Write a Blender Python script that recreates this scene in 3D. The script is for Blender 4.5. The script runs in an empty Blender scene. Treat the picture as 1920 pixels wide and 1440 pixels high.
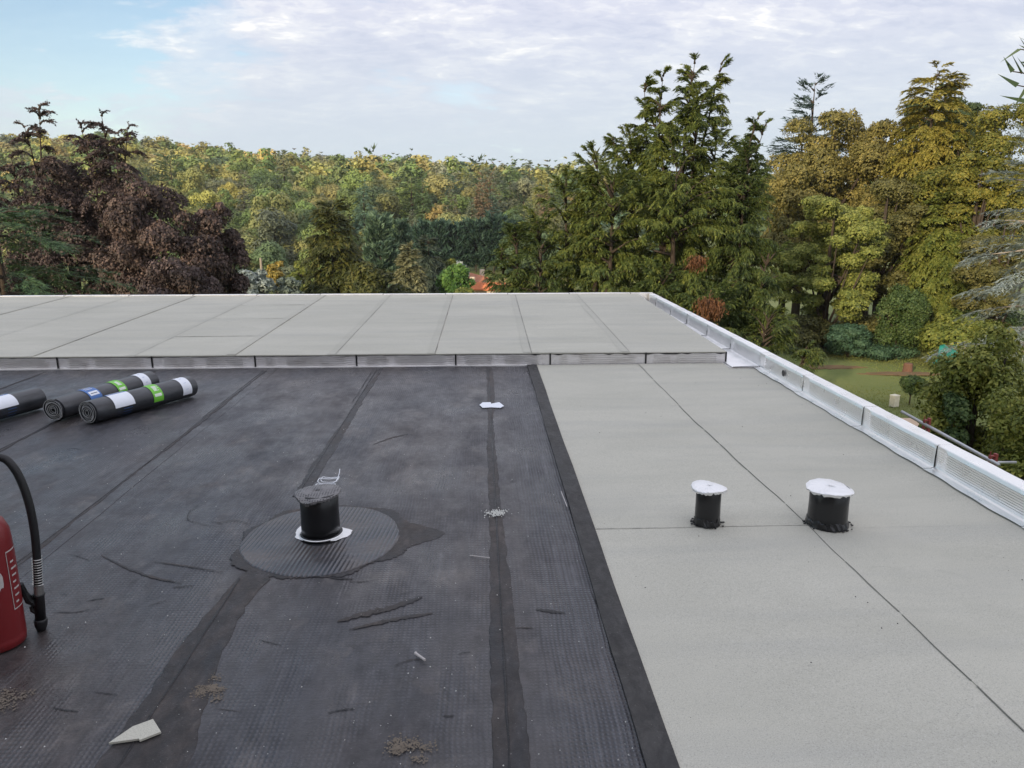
import bpy, math, random
import numpy as np
from mathutils import Vector
R_ = math.radians
scene = bpy.context.scene
COL = scene.collection

# ------------------------------------------------------------------ camera, world, sun, exposure
CAM_H = 1.4
FPX = 1420.0
PITCH = math.atan(335 / FPX)
YAW = R_(2.356)
cam = bpy.data.objects.new('camera', bpy.data.cameras.new('camera'))
COL.objects.link(cam); scene.camera = cam
cam.location = (0, 0, CAM_H)
cam.rotation_euler = (R_(90) - PITCH, 0, -YAW)
cam.data.sensor_width = 36; cam.data.lens = 36 * FPX / 1920
cam.data.clip_start = 0.05; cam.data.clip_end = 5000

SUN_AZ = (-0.60, -0.80)       # horizontal direction towards the sun
SUN_EL = R_(15.5)
world = bpy.data.worlds.new('World'); scene.world = world; world.use_nodes = True
def build_world():
    nt = world.node_tree; n = nt.nodes; l = nt.links; n.clear()
    def N(t, **k):
        x = n.new(t)
        for a, b in k.items(): setattr(x, a, b)
        return x
    def M(op, a, b=None, c=None, clamp=False):
        x = N('ShaderNodeMath', operation=op, use_clamp=clamp)
        for i, v in enumerate((a, b, c)):
            if v is None: continue
            if isinstance(v, (int, float)): x.inputs[i].default_value = v
            else: l.new(v, x.inputs[i])
        return x.outputs[0]
    def ramp(v, stops, interp='EASE'):
        x = N('ShaderNodeValToRGB'); x.color_ramp.interpolation = interp
        el = x.color_ramp.elements
        while len(el) < len(stops): el.new(0.5)
        for e, (p, c) in zip(el, stops): e.position = p; e.color = c if len(c) == 4 else (*c, 1)
        l.new(v, x.inputs[0]); return x.outputs[0]
    out = N('ShaderNodeOutputWorld')
    sky = N('ShaderNodeTexSky', sky_type='NISHITA', sun_disc=False)
    sky.sun_elevation = SUN_EL; sky.sun_rotation = math.atan2(SUN_AZ[0], SUN_AZ[1])
    sky.air_density = 1.0; sky.dust_density = .5; sky.ozone_density = 1.2
    bsky = N('ShaderNodeBackground'); bsky.inputs[1].default_value = 0.15
    l.new(sky.outputs[0], bsky.inputs[0])
    tc = N('ShaderNodeTexCoord'); sep = N('ShaderNodeSeparateXYZ'); l.new(tc.outputs['Generated'], sep.inputs[0])
    dx, dy, dz = sep.outputs
    zz = M('ADD', M('MAXIMUM', dz, 0.0), 0.20)
    u = M('DIVIDE', dx, zz); v = M('DIVIDE', dy, zz)
    cmb = N('ShaderNodeCombineXYZ'); l.new(u, cmb.inputs[0]); l.new(v, cmb.inputs[1])
    def noise(scale, detail, rough, off=(0, 0, 0), sc=(1, 1, 1), dist=0.0):
        mp = N('ShaderNodeMapping'); mp.inputs['Location'].default_value = off; mp.inputs['Scale'].default_value = sc
        l.new(cmb.outputs[0], mp.inputs[0])
        x = N('ShaderNodeTexNoise'); x.inputs['Scale'].default_value = scale; x.inputs['Detail'].default_value = detail
        x.inputs['Roughness'].default_value = rough; x.inputs['Distortion'].default_value = dist
        l.new(mp.outputs[0], x.inputs['Vector']); return x.outputs[0]
    big = noise(0.85, 5, .58, (3.1, 7.3, 0), (1, .8, 1), .35)
    mid = noise(3.2, 6, .62, (1.3, .4, 2), (1, 1.2, 1), .3)
    fine = noise(13.0, 5, .62, (0, 3, 5), (.8, 1.3, 1), .5)
    # cover: more open blue towards the left of the view
    side = M('MULTIPLY', M('SUBTRACT', dx, -0.25), 0.34)
    cov = M('ADD', M('ADD', M('MULTIPLY', big, 0.9), M('MULTIPLY', mid, 0.35)), side)
    cov = M('ADD', cov, M('MULTIPLY', fine, 0.14))
    cover = ramp(cov, [(0.52, (0.03, 0.03, 0.03)), (0.62, (.70, .70, .70)), (0.72, (.98, .98, .98))])
    shade = M('ADD', M('MULTIPLY', mid, 0.62), M('MULTIPLY', fine, 0.38))
    # rippled altocumulus shows most to the right and high up
    ccol = ramp(shade, [(0.39, (.50, .52, .64)), (0.48, (.58, .59, .69)), (0.55, (.68, .68, .74)), (0.64, (.90, .87, .85))])
    flat = N('ShaderNodeRGB'); flat.outputs[0].default_value = (.60, .62, .71, 1)
    ripple = M('MULTIPLY', M('SUBTRACT', dz, 0.05, clamp=True), 6.5, clamp=True)
    mixc = N('ShaderNodeMix', data_type='RGBA'); l.new(ripple, mixc.inputs[0]); l.new(flat.outputs[0], mixc.inputs[6]); l.new(ccol, mixc.inputs[7])
    # pale band low over the hill
    hz = ramp(dz, [(0.0, (1, 1, 1)), (0.10, (.55, .55, .55)), (0.26, (0, 0, 0))], 'LINEAR')
    pale = N('ShaderNodeRGB'); pale.outputs[0].default_value = (.58, .70, .76, 1)
    mix2 = N('ShaderNodeMix', data_type='RGBA'); l.new(M('MULTIPLY', hz, .75), mix2.inputs[0]); l.new(mixc.outputs[2], mix2.inputs[6]); l.new(pale.outputs[0], mix2.inputs[7])
    bcl = N('ShaderNodeBackground'); l.new(M('MULTIPLY_ADD', M('MAXIMUM', dz, 0.0), 0.80, 0.80), bcl.inputs[1]); l.new(mix2.outputs[2], bcl.inputs[0])
    fac = M('MAXIMUM', cover, M('MULTIPLY', hz, .5))
    ms = N('ShaderNodeMixShader'); l.new(fac, ms.inputs[0]); l.new(bsky.outputs[0], ms.inputs[1]); l.new(bcl.outputs[0], ms.inputs[2])
    l.new(ms.outputs[0], out.inputs[0])
build_world()
sd = bpy.data.lights.new('sun', 'SUN'); sd.energy = 3.8; sd.angle = R_(3); sd.color = (1.0, .83, .60)
sun = bpy.data.objects.new('sun', sd); COL.objects.link(sun)
sdir = Vector((SUN_AZ[0] * math.cos(SUN_EL), SUN_AZ[1] * math.cos(SUN_EL), math.sin(SUN_EL)))
sun.rotation_euler = sdir.to_track_quat('Z', 'Y').to_euler(); sun.location = (-20, -15, 30)
vs = scene.view_settings; vs.view_transform = 'Standard'; vs.look = 'None'; vs.gamma = 1; vs.exposure = 0.40; vs.use_curve_mapping = False
scene.render.engine = 'CYCLES'
scene.render.resolution_x = 1024; scene.render.resolution_y = 768

# ------------------------------------------------------------------ pixel -> place (photo measurements laid out on real planes)
fw = Vector((math.sin(YAW) * math.cos(PITCH), math.cos(YAW) * math.cos(PITCH), -math.sin(PITCH)))
rt = Vector((math.cos(YAW), -math.sin(YAW), 0)); up_ = rt.cross(fw)
def ray(x, y): return fw + rt * ((x - 960) / FPX) + up_ * ((720 - y) / FPX)
def G(x, y, z=0.0):
    r = ray(x, y); t = (z - CAM_H) / r.z; return (r.x * t, r.y * t)
def AtY(x, y, Y):
    r = ray(x, y); t = Y / r.y; return Vector((r.x * t, Y, CAM_H + r.z * t))

# ------------------------------------------------------------------ object helpers
def tag(o, label=None, cat=None, group=None, kind=None):
    if label: o['label'] = label
    if cat: o['category'] = cat
    if group: o['group'] = group
    if kind: o['kind'] = kind
    return o
def empty(name, loc=(0, 0, 0), label=None, cat=None, group=None, rz=0, parent=None):
    o = bpy.data.objects.new(name, None); COL.objects.link(o); o.location = loc; o.rotation_euler = (0, 0, rz)
    o.empty_display_size = .2
    if parent: o.parent = parent
    return tag(o, label, cat, group)
def link(name, me, parent=None):
    o = bpy.data.objects.new(name, me); COL.objects.link(o)
    if parent: o.parent = parent
    return o
def mk(name, verts, faces, mats, parent=None, fm=None, smooth=False):
    me = bpy.data.meshes.new(name); me.from_pydata([tuple(v) for v in verts], [], faces); me.update()
    for m in (mats if isinstance(mats, (list, tuple)) else [mats]): me.materials.append(m)
    if fm is not None: me.polygons.foreach_set('material_index', fm)
    if smooth: me.polygons.foreach_set('use_smooth', [True] * len(me.polygons))
    return link(name, me, parent)
class MB:
    def __init__(s): s.v = []; s.f = []; s.m = []
    def add(s, v, f, m=0):
        o = len(s.v); s.v += [tuple(a) for a in v]; s.f += [tuple(i + o for i in q) for q in f]; s.m += [m] * len(f)
    def box(s, a, b, m=0):
        (x0, y0, z0), (x1, y1, z1) = a, b
        s.add([(x0,y0,z0),(x1,y0,z0),(x1,y1,z0),(x0,y1,z0),(x0,y0,z1),(x1,y0,z1),(x1,y1,z1),(x0,y1,z1)],
              [(0,3,2,1),(4,5,6,7),(0,1,5,4),(1,2,6,5),(2,3,7,6),(3,0,4,7)], m)
    def tube(s, pts, rad, n=8, m=0, cap=True):
        pts = [Vector(p) for p in pts]; rad = rad if isinstance(rad, (list, tuple)) else [rad] * len(pts)
        vs_ = []; ref = None
        for i, p in enumerate(pts):
            t = (pts[min(i + 1, len(pts) - 1)] - pts[max(i - 1, 0)]).normalized()
            if ref is None: ref = Vector((0, 0, 1)) if abs(t.z) < .9 else Vector((1, 0, 0))
            a = (ref - t * ref.dot(t))
            a = a.normalized() if a.length > 1e-6 else t.orthogonal().normalized()
            ref = a; b = t.cross(a)
            for k in range(n):
                an = 2 * math.pi * k / n; vs_.append(p + (a * math.cos(an) + b * math.sin(an)) * rad[i])
        fs = [(i * n + k, i * n + (k + 1) % n, (i + 1) * n + (k + 1) % n, (i + 1) * n + k) for i in range(len(pts) - 1) for k in range(n)]
        if cap: fs += [tuple(range(n))[::-1], tuple((len(pts) - 1) * n + k for k in range(n))]
        s.add(vs_, fs, m)
    def lathe(s, prof, n=24, c=(0, 0, 0), m=0, wob=None):
        v = []
        for r, z in prof:
            for k in range(n):
                a = 2 * math.pi * k / n; rr = r * (wob(a, z) if wob else 1)
                v.append((c[0] + rr * math.cos(a), c[1] + rr * math.sin(a), c[2] + z))
        f = [(i * n + k, i * n + (k + 1) % n, (i + 1) * n + (k + 1) % n, (i + 1) * n + k) for i in range(len(prof) - 1) for k in range(n)]
        f += [tuple(range(n))[::-1], tuple((len(prof) - 1) * n + k for k in range(n))]
        s.add(v, f, m)
    def prism(s, poly, z0, z1, m=0):
        n = len(poly)
        s.add([(x, y, z0) for x, y in poly] + [(x, y, z1) for x, y in poly],
              [tuple(range(n))[::-1], tuple(range(n, 2 * n))] + [(i, (i + 1) % n, n + (i + 1) % n, n + i) for i in range(n)], m)
    def build(s, name, mats, parent=None, smooth=False):
        return mk(name, s.v, s.f, mats, parent, s.m, smooth)

# ------------------------------------------------------------------ materials
def new_mat(name):
    m = bpy.data.materials.new(name); m.use_nodes = True; nt = m.node_tree; nt.nodes.clear()
    o = nt.nodes.new('ShaderNodeOutputMaterial'); b = nt.nodes.new('ShaderNodeBsdfPrincipled'); nt.links.new(b.outputs[0], o.inputs[0])
    return m, nt, b, o
class NB:
    def __init__(s, nt): s.nt = nt; s.n = nt.nodes; s.l = nt.links
    def N(s, t, **k):
        x = s.n.new(t)
        for a, b in k.items(): setattr(x, a, b)
        return x
    def put(s, v, sock):
        if hasattr(v, 'is_linked') or hasattr(v, 'node'): s.l.new(v, sock)
        else: sock.default_value = v
    def M(s, op, a, b=None, c=None, clamp=False):
        x = s.N('ShaderNodeMath', operation=op, use_clamp=clamp)
        for i, v in enumerate((a, b, c)):
            if v is not None: s.put(v, x.inputs[i])
        return x.outputs[0]
    def co(s, kind='Object'):
        if kind == 'world': return s.N('ShaderNodeNewGeometry').outputs['Position']
        return s.N('ShaderNodeTexCoord').outputs[kind]
    def mapp(s, v, sc=(1, 1, 1), off=(0, 0, 0), rot=(0, 0, 0)):
        x = s.N('ShaderNodeMapping'); x.inputs['Scale'].default_value = sc; x.inputs['Location'].default_value = off; x.inputs['Rotation'].default_value = rot
        s.l.new(v, x.inputs[0]); return x.outputs[0]
    def noise(s, v, scale, detail=3, rough=.5, dist=0):
        x = s.N('ShaderNodeTexNoise'); x.inputs['Scale'].default_value = scale; x.inputs['Detail'].default_value = detail
        x.inputs['Roughness'].default_value = rough; x.inputs['Distortion'].default_value = dist
        s.l.new(v, x.inputs['Vector']); return x.outputs[0]
    def ramp(s, v, stops, interp='LINEAR'):
        x = s.N('ShaderNodeValToRGB'); x.color_ramp.interpolation = interp; el = x.color_ramp.elements
        while len(el) < len(stops): el.new(.5)
        for e, (p, c) in zip(el, stops):
            e.position = p; e.color = (c, c, c, 1) if isinstance(c, (int, float)) else (*c, 1)
        s.l.new(v, x.inputs[0]); return x.outputs[0]
    def mix(s, f, a, b, blend='MIX'):
        x = s.N('ShaderNodeMix', data_type='RGBA', blend_type=blend); s.put(f, x.inputs[0])
        for v, i in ((a, 6), (b, 7)):
            if isinstance(v, tuple): x.inputs[i].default_value = (*v, 1)
            else: s.l.new(v, x.inputs[i])
        return x.outputs[2]
    def bump(s, h, strength, dist, prev=None):
        x = s.N('ShaderNodeBump'); x.inputs['Strength'].default_value = strength; x.inputs['Distance'].default_value = dist
        s.l.new(h, x.inputs['Height'])
        if prev: s.l.new(prev, x.inputs['Normal'])
        return x.outputs[0]

def simple(name, col, rough=.6, metal=0, spec=.5, var=.25, scale=8, bump=0):
    m, nt, b, o = new_mat(name); q = NB(nt); c = q.co()
    n = q.noise(c, scale, 5, .6)
    q.l.new(q.mix(n, tuple(x * (1 - var) for x in col), tuple(min(1, x * (1 + var)) for x in col)), b.inputs['Base Color'])
    b.inputs['Roughness'].default_value = rough; b.inputs['Metallic'].default_value = metal; b.inputs['Specular IOR Level'].default_value = spec
    if bump: q.l.new(q.bump(n, .6, bump), b.inputs['Normal'])
    return m

def dark_membrane():
    m, nt, b, o = new_mat('torch-on bitumen membrane'); q = NB(nt); c = q.co('world')
    sep = q.N('ShaderNodeSeparateXYZ'); q.l.new(c, sep.inputs[0]); X, Y, Z = sep.outputs
    wob = q.M('MULTIPLY', q.M('SUBTRACT', q.noise(c, 2.6, 4), .5), .035)
    X = q.M('ADD', X, wob)
    rows = q.M('MULTIPLY_ADD', q.M('SINE', q.M('MULTIPLY', X, 2 * math.pi / .0150)), .5, .5)
    dots = q.M('MULTIPLY_ADD', q.M('SINE', q.M('MULTIPLY', Y, 2 * math.pi / .0165)), .5, .5)
    patt = q.M('MULTIPLY', rows, q.M('MULTIPLY_ADD', dots, .8, .2))
    cs = q.mapp(c, (2.2, .55, 1)); worn = q.ramp(q.noise(cs, 1.9, 6, .68, .5), [(.44, .06), (.62, 1.0)])
    # embossing is crisp near the right hand edge sheet, half melted elsewhere
    edge = q.ramp(X, [(.0, 0.0), (.14, .0), (.26, 1.0), (.42, 1.0)])
    mask = q.M('MAXIMUM', q.M('MULTIPLY', worn, .6), edge)
    patt = q.M('MULTIPLY', patt, mask)
    big = q.noise(q.mapp(c, (1, .5, 1)), .9, 5, .62, .6)
    base = q.mix(q.ramp(big, [(.35, 0.), (.65, 1.)]), (.017, .0205, .028), (.047, .039, .036))
    dirt = q.ramp(q.noise(q.mapp(c, (1.4, 1.0, 1), (3, 1, 0)), 2.6, 7, .68, .4), [(.55, 0.), (.72, .7)])
    base = q.mix(dirt, base, (.115, .10, .088))
    streak = q.ramp(q.noise(q.mapp(c, (48, 1.6, 1)), 1.0, 5, .7), [(.50, 0.), (.72, .45)])
    base = q.mix(q.M('MULTIPLY', streak, mask), base, (.17, .17, .18))
    mot = q.ramp(q.noise(q.mapp(c, (1.5, .8, 1), (9, 2, 0)), 15, 6, .75, .4), [(.34, .6), (.5, .97), (.66, 1.45)])
    base = q.mix(1.0, base, mot, 'MULTIPLY')
    base = q.mix(q.M('MULTIPLY', patt, .70), base, (.130, .135, .155))  # embossed tops tinted paler to paint in their sky reflection
    cross = q.ramp(q.noise(q.mapp(c, (3.5, 16, 1)), 1.3, 5, .7), [(.58, 0.), (.66, .55)])
    base = q.mix(q.M('MULTIPLY', cross, .5), base, (.03, .03, .034))
    fleck = q.ramp(q.noise(c, 150, 2, .6), [(.66, 0.), (.74, .8)])
    base = q.mix(q.M('MULTIPLY', fleck, .35), base, (.26, .26, .26))
    q.l.new(base, b.inputs['Base Color'])
    rg = q.ramp(q.noise(q.mapp(c, (1.2, .7, 1), (5, 5, 0)), 3.1, 7, .72), [(.34, .20), (.66, .66)])
    q.l.new(rg, b.inputs['Roughness']); b.inputs['Specular IOR Level'].default_value = .55
    n1 = q.bump(patt, 1.0, .005)
    n2 = q.bump(q.noise(q.mapp(c, (2.5, 1, 1)), 2.2, 6, .66), .30, .02, n1)
    n3 = q.bump(q.noise(q.mapp(c, (1, 2.2, 1)), 45, 4, .7), .6, .004, n2)
    q.l.new(n3, b.inputs['Normal'])
    return m
def smooth_bitumen(name, a, bcol, r0=.42, r1=.68):
    m, nt, b, o = new_mat(name); q = NB(nt); c = q.co('world')
    n = q.noise(q.mapp(c, (1.6, .8, 1)), 3.2, 6, .66, .3)
    base = q.mix(q.ramp(n, [(.38, 0.), (.62, 1.)]), a, bcol)
    fl = q.ramp(q.noise(c, 130, 2, .6), [(.67, 0.), (.75, .8)])
    m2 = q.ramp(q.noise(q.mapp(c, (1.3, .7, 1), (4, 1, 0)), 17, 6, .75, .5), [(.33, .55), (.5, 1.), (.67, 1.7)])
    base = q.mix(1.0, base, m2, 'MULTIPLY')
    q.l.new(q.mix(q.M('MULTIPLY', fl, .5), base, (.25, .25, .24)), b.inputs['Base Color'])
    q.l.new(q.ramp(n, [(.3, r0), (.7, r1)]), b.inputs['Roughness']); b.inputs['Specular IOR Level'].default_value = .32
    q.l.new(q.bump(q.noise(c, 34, 6, .7), .7, .006), b.inputs['Normal'])
    return m
def grey_membrane():
    m, nt, b, o = new_mat('pale mineral granule membrane'); q = NB(nt); c = q.co('world')
    oi = q.N('ShaderNodeObjectInfo').outputs['Random']
    tone = q.mix(q.ramp(q.noise(q.mapp(c, (.55, 1.3, 1)), 1.3, 7, .66, .5), [(.3, 0.), (.7, 1.)]), (.415, .405, .338), (.515, .50, .422))
    tone = q.mix(q.M('MULTIPLY', oi, .25), tone, (.465, .45, .39))
    band = q.ramp(q.noise(q.mapp(c, (.35, 3.6, 1), (2, 0, 0)), 1.2, 4, .55), [(.5, 0.), (.72, .35)])
    tone = q.mix(band, tone, (.335, .335, .31))
    scf = q.ramp(q.noise(q.mapp(c, (1, 1.4, 1), (7, 3, 0)), 6, 7, .74, .8), [(.60, 0.), (.72, .42)])
    tone = q.mix(scf, tone, (.33, .32, .27))
    gr = q.noise(c, 260, 2, .7); gr2 = q.noise(c, 95, 3, .7)
    tone = q.mix(q.ramp(gr, [(.30, .55), (.47, 0.)]), tone, (.20, .20, .185))
    tone = q.mix(q.ramp(gr2, [(.30, .45), (.42, 0.)]), tone, (.26, .255, .235))
    tone = q.mix(q.ramp(gr, [(.58, 0.), (.72, .6)]), tone, (.60, .60, .57))
    q.l.new(tone, b.inputs['Base Color']); b.inputs['Roughness'].default_value = .92; b.inputs['Specular IOR Level'].default_value = .25
    n1 = q.bump(gr, .45, .002); q.l.new(q.bump(q.noise(q.mapp(c, (1, 1.6, 1)), 1.6, 3, .5), .18, .03, n1), b.inputs['Normal'])
    return m
def foil(name, tint=(.93, .92, .89), rough=.30, metal=.80, stain=.10, crinkle=.0012):
    m, nt, b, o = new_mat(name); q = NB(nt); c = q.co('world')
    n = q.noise(q.mapp(c, (1, 1, 3)), 5, 6, .65, .4)
    col = q.mix(q.ramp(n, [(.45, 0.), (.78, stain)]), tint, (.52, .49, .47))
    q.l.new(col, b.inputs['Base Color']); b.inputs['Metallic'].default_value = metal
    q.l.new(q.ramp(q.noise(c, 9, 4), [(.3, rough - .08), (.7, rough + .14)]), b.inputs['Roughness'])
    q.l.new(q.bump(q.noise(c, 22, 3, .5, .5), .25, crinkle), b.inputs['Normal'])
    return m
MAT = {}
MAT['dark'] = dark_membrane()
MAT['seam'] = smooth_bitumen('smooth torched seam bitumen', (.017, .018, .021), (.048, .040, .036))
MAT['black'] = smooth_bitumen('black bitumen bead', (.009, .009, .011), (.02, .019, .02), .3, .5)
MAT['selvedge'] = smooth_bitumen('bare dark selvedge', (.026, .026, .026), (.038, .036, .034), .5, .75)
MAT['grey'] = grey_membrane()
def lap_mat():
    m = grey_membrane(); m.name = 'dull lap of mineral membrane'; return m
MAT['greylap'] = lap_mat()
for n_ in MAT['greylap'].node_tree.nodes:
    if n_.bl_idname == 'ShaderNodeMix' and abs(n_.inputs[6].default_value[0] - .415) < 1e-3: n_.inputs[6].default_value = (.385, .376, .314, 1); n_.inputs[7].default_value = (.48, .467, .394, 1)
MAT['greyseam'] = simple('faint seam line', (.20, .195, .17), .9)
MAT['foil'] = foil('ribbed aluminium foil flashing')
MAT['foilsmooth'] = foil('smooth aluminium foil flashing', (.90, .89, .87), .42, .75, .2, .0015)
MAT['foilstep'] = foil('darker ribbed aluminium foil', (.73, .71, .70), .42, .70, .9, .001)  # ribbed foil in a darker tint with stronger mottling
MAT['foilcap'] = foil('crumpled foil disc', (.80, .80, .79), .42, .50, .12, .010)
MAT['pipe'] = simple('black primed pipe', (.010, .010, .011), .28, 0, .5, .3, 20, .002)
MAT['concrete'] = simple('pale rendered wall', (.42, .38, .32), .85, 0, .3, .15, 2, .004)

# ------------------------------------------------------------------ leaves and bark
def leaf_mat(name, a, b_, c_=None, objcol=False, attrcol=False, scale=.9, transl=.22, rough=.62, gain=1.25):
    if not (objcol or attrcol):
        c_ = c_ or tuple(x * 1.25 for x in b_)
        a, b_, c_ = [tuple(x * gain for x in t_) for t_ in (a, b_, c_)]
    m, nt, b, o = new_mat(name); q = NB(nt)
    at = q.N('ShaderNodeAttribute', attribute_name='rnd').outputs['Fac']
    cl = q.noise(q.co('Object'), scale, 3, .6)
    f = q.M('ADD', q.M('MULTIPLY', at, .55), q.M('MULTIPLY', q.M('SUBTRACT', cl, .27), 1.0), clamp=True)
    if objcol or attrcol:
        col0 = q.N('ShaderNodeObjectInfo').outputs['Color'] if objcol else q.N('ShaderNodeAttribute', attribute_name='tint').outputs['Color']
        col = q.mix(f, q.mix(1.0, col0, (.72, .76, .78), 'MULTIPLY'), q.mix(1.0, col0, (1.25, 1.2, 1.1), 'MULTIPLY'))
    else:
        col = q.ramp(f, [(.15, a), (.55, b_), (.9, c_ or tuple(x * 1.25 for x in b_))])
    q.l.new(col, b.inputs['Base Color']); b.inputs['Roughness'].default_value = rough; b.inputs['Specular IOR Level'].default_value = .3
    tr = q.N('ShaderNodeBsdfTranslucent'); q.l.new(col, tr.inputs[0])
    ms = q.N('ShaderNodeMixShader'); ms.inputs[0].default_value = transl
    q.l.new(b.outputs[0], ms.inputs[1]); q.l.new(tr.outputs[0], ms.inputs[2]); q.l.new(ms.outputs[0], o.inputs[0])
    return m
BARK = simple('brown bark', (.055, .042, .032), .9, 0, .2, .4, 6, .02)
BARKPALE = simple('pale bare wood', (.30, .25, .20), .85, 0, .2, .3, 6, .01)

def unit(a):
    n = np.linalg.norm(a, axis=-1, keepdims=True); return a / np.maximum(n, 1e-9)
def cards(C, D, Nn, L, W, rng, bend=.12):
    D = unit(D); S = unit(np.cross(D, Nn)); Nn = unit(np.cross(S, D))
    L = np.broadcast_to(L, (len(C),))[:, None]; W = np.broadcast_to(W, (len(C),))[:, None]
    V = np.stack([C + S * W * .55, C + D * L + Nn * L * bend, C - S * W * .55], 1)
    return V.reshape(-1, 3)
def card_mesh(name, V, mat, rng, tint=None, rnd=None):
    n = len(V) // 3; me = bpy.data.meshes.new(name)
    me.vertices.add(n * 3); me.vertices.foreach_set('co', V.astype(np.float32).ravel())
    me.loops.add(n * 3); me.loops.foreach_set('vertex_index', np.arange(n * 3, dtype=np.int32))
    me.polygons.add(n); me.polygons.foreach_set('loop_start', np.arange(0, n * 3, 3, dtype=np.int32))
    try: me.polygons.foreach_set('loop_total', np.full(n, 3, dtype=np.int32))
    except Exception: pass
    me.materials.append(mat)
    a = me.attributes.new('rnd', 'FLOAT', 'FACE'); a.data.foreach_set('value', (rng.random(n) if rnd is None else rnd).astype(np.float32))
    if tint is not None:
        t = me.attributes.new('tint', 'FLOAT_COLOR', 'FACE'); t.data.foreach_set('color', np.concatenate([tint, np.ones((n, 1))], 1).astype(np.float32).ravel())
    me.update(calc_edges=True); me.validate()
    return me
def rdir(rng, n):
    v = rng.normal(size=(n, 3)); return unit(v)
UPV = np.array([0, 0, 1.])

DM = [1.9, .74]     # leaf count and size multipliers for the current group
def broadleaf(rng, H, R, bf=.25, ncl=26, per=120, leaf=.3, flat=.72, rc=.30, droop=.15, squash=1.0, ew=1.0, upb=.35, nj=.38):
    """returns card verts and limb polylines; origin at the trunk foot"""
    per = int(per * DM[0]); leaf = leaf * DM[1]
    zc = H * (1 + bf) / 2; a = H * (1 - bf) / 2
    d = rdir(rng, ncl); d[:, 2] = d[:, 2] * .9 + .12; d = unit(d)
    u = rng.uniform(.35, 1.0, ncl) ** .6
    ph = rng.uniform(0, 6.28, 3)
    az = np.arctan2(d[:, 1], d[:, 0])
    lob = 1 + .16 * np.sin(2 * az + ph[0]) + .13 * np.sin(3 * az + ph[1] + d[:, 2] * 3)
    rcs = R * rc * rng.uniform(.6, 1.35, ncl)
    cen = np.stack([d[:, 0] * (R - rcs * .7) * u * lob, d[:, 1] * (R - rcs * .7) * u * lob * ew, zc + d[:, 2] * (a - rcs * .6) * u], 1)
    idx = np.repeat(np.arange(ncl), (per * (rcs / rcs.mean()) ** 1.6).astype(int).clip(8))
    n = len(idx); dd = rdir(rng, n); dd[:, 2] = np.where(rng.random(n) < .6, np.abs(dd[:, 2]), dd[:, 2])
    rr = rcs[idx] * rng.uniform(.62, 1.12, n)
    rr = np.where(rng.random(n) < .8, rcs[idx] * rng.uniform(.86, 1.1, n), rr); rr *= 1 + .22 * np.sin(dd[:, 0] * 7 + idx) * np.cos(dd[:, 1] * 6 + idx * 1.7)
    C = cen[idx] + dd * rr[:, None] * np.array([1, 1, flat])
    Nn = unit(dd + UPV * upb + rng.normal(size=(n, 3)) * nj)
    D = unit(np.cross(Nn, rng.normal(size=(n, 3)))) + np.array([0, 0, -droop])
    L = leaf * rng.uniform(.7, 1.3, n)
    V = cards(C, D, Nn, L, L * rng.uniform(.6, .9, n), rng)
    limbs = [([(0, 0, -.4), (R * .02, 0, H * bf), (-R * .03, R * .03, H * .55), (0, 0, H * .86)], [H * .028, H * .022, H * .013, H * .004])]
    for k in range(0, ncl, max(1, ncl // 12)):
        z0 = H * rng.uniform(bf * .8, .55); c = cen[k]
        limbs.append(([(0, 0, z0), (c[0] * .5, c[1] * .5, z0 + (c[2] - z0) * .4), tuple(c)], [H * .011, H * .007, H * .003]))
    return V, limbs

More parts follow.
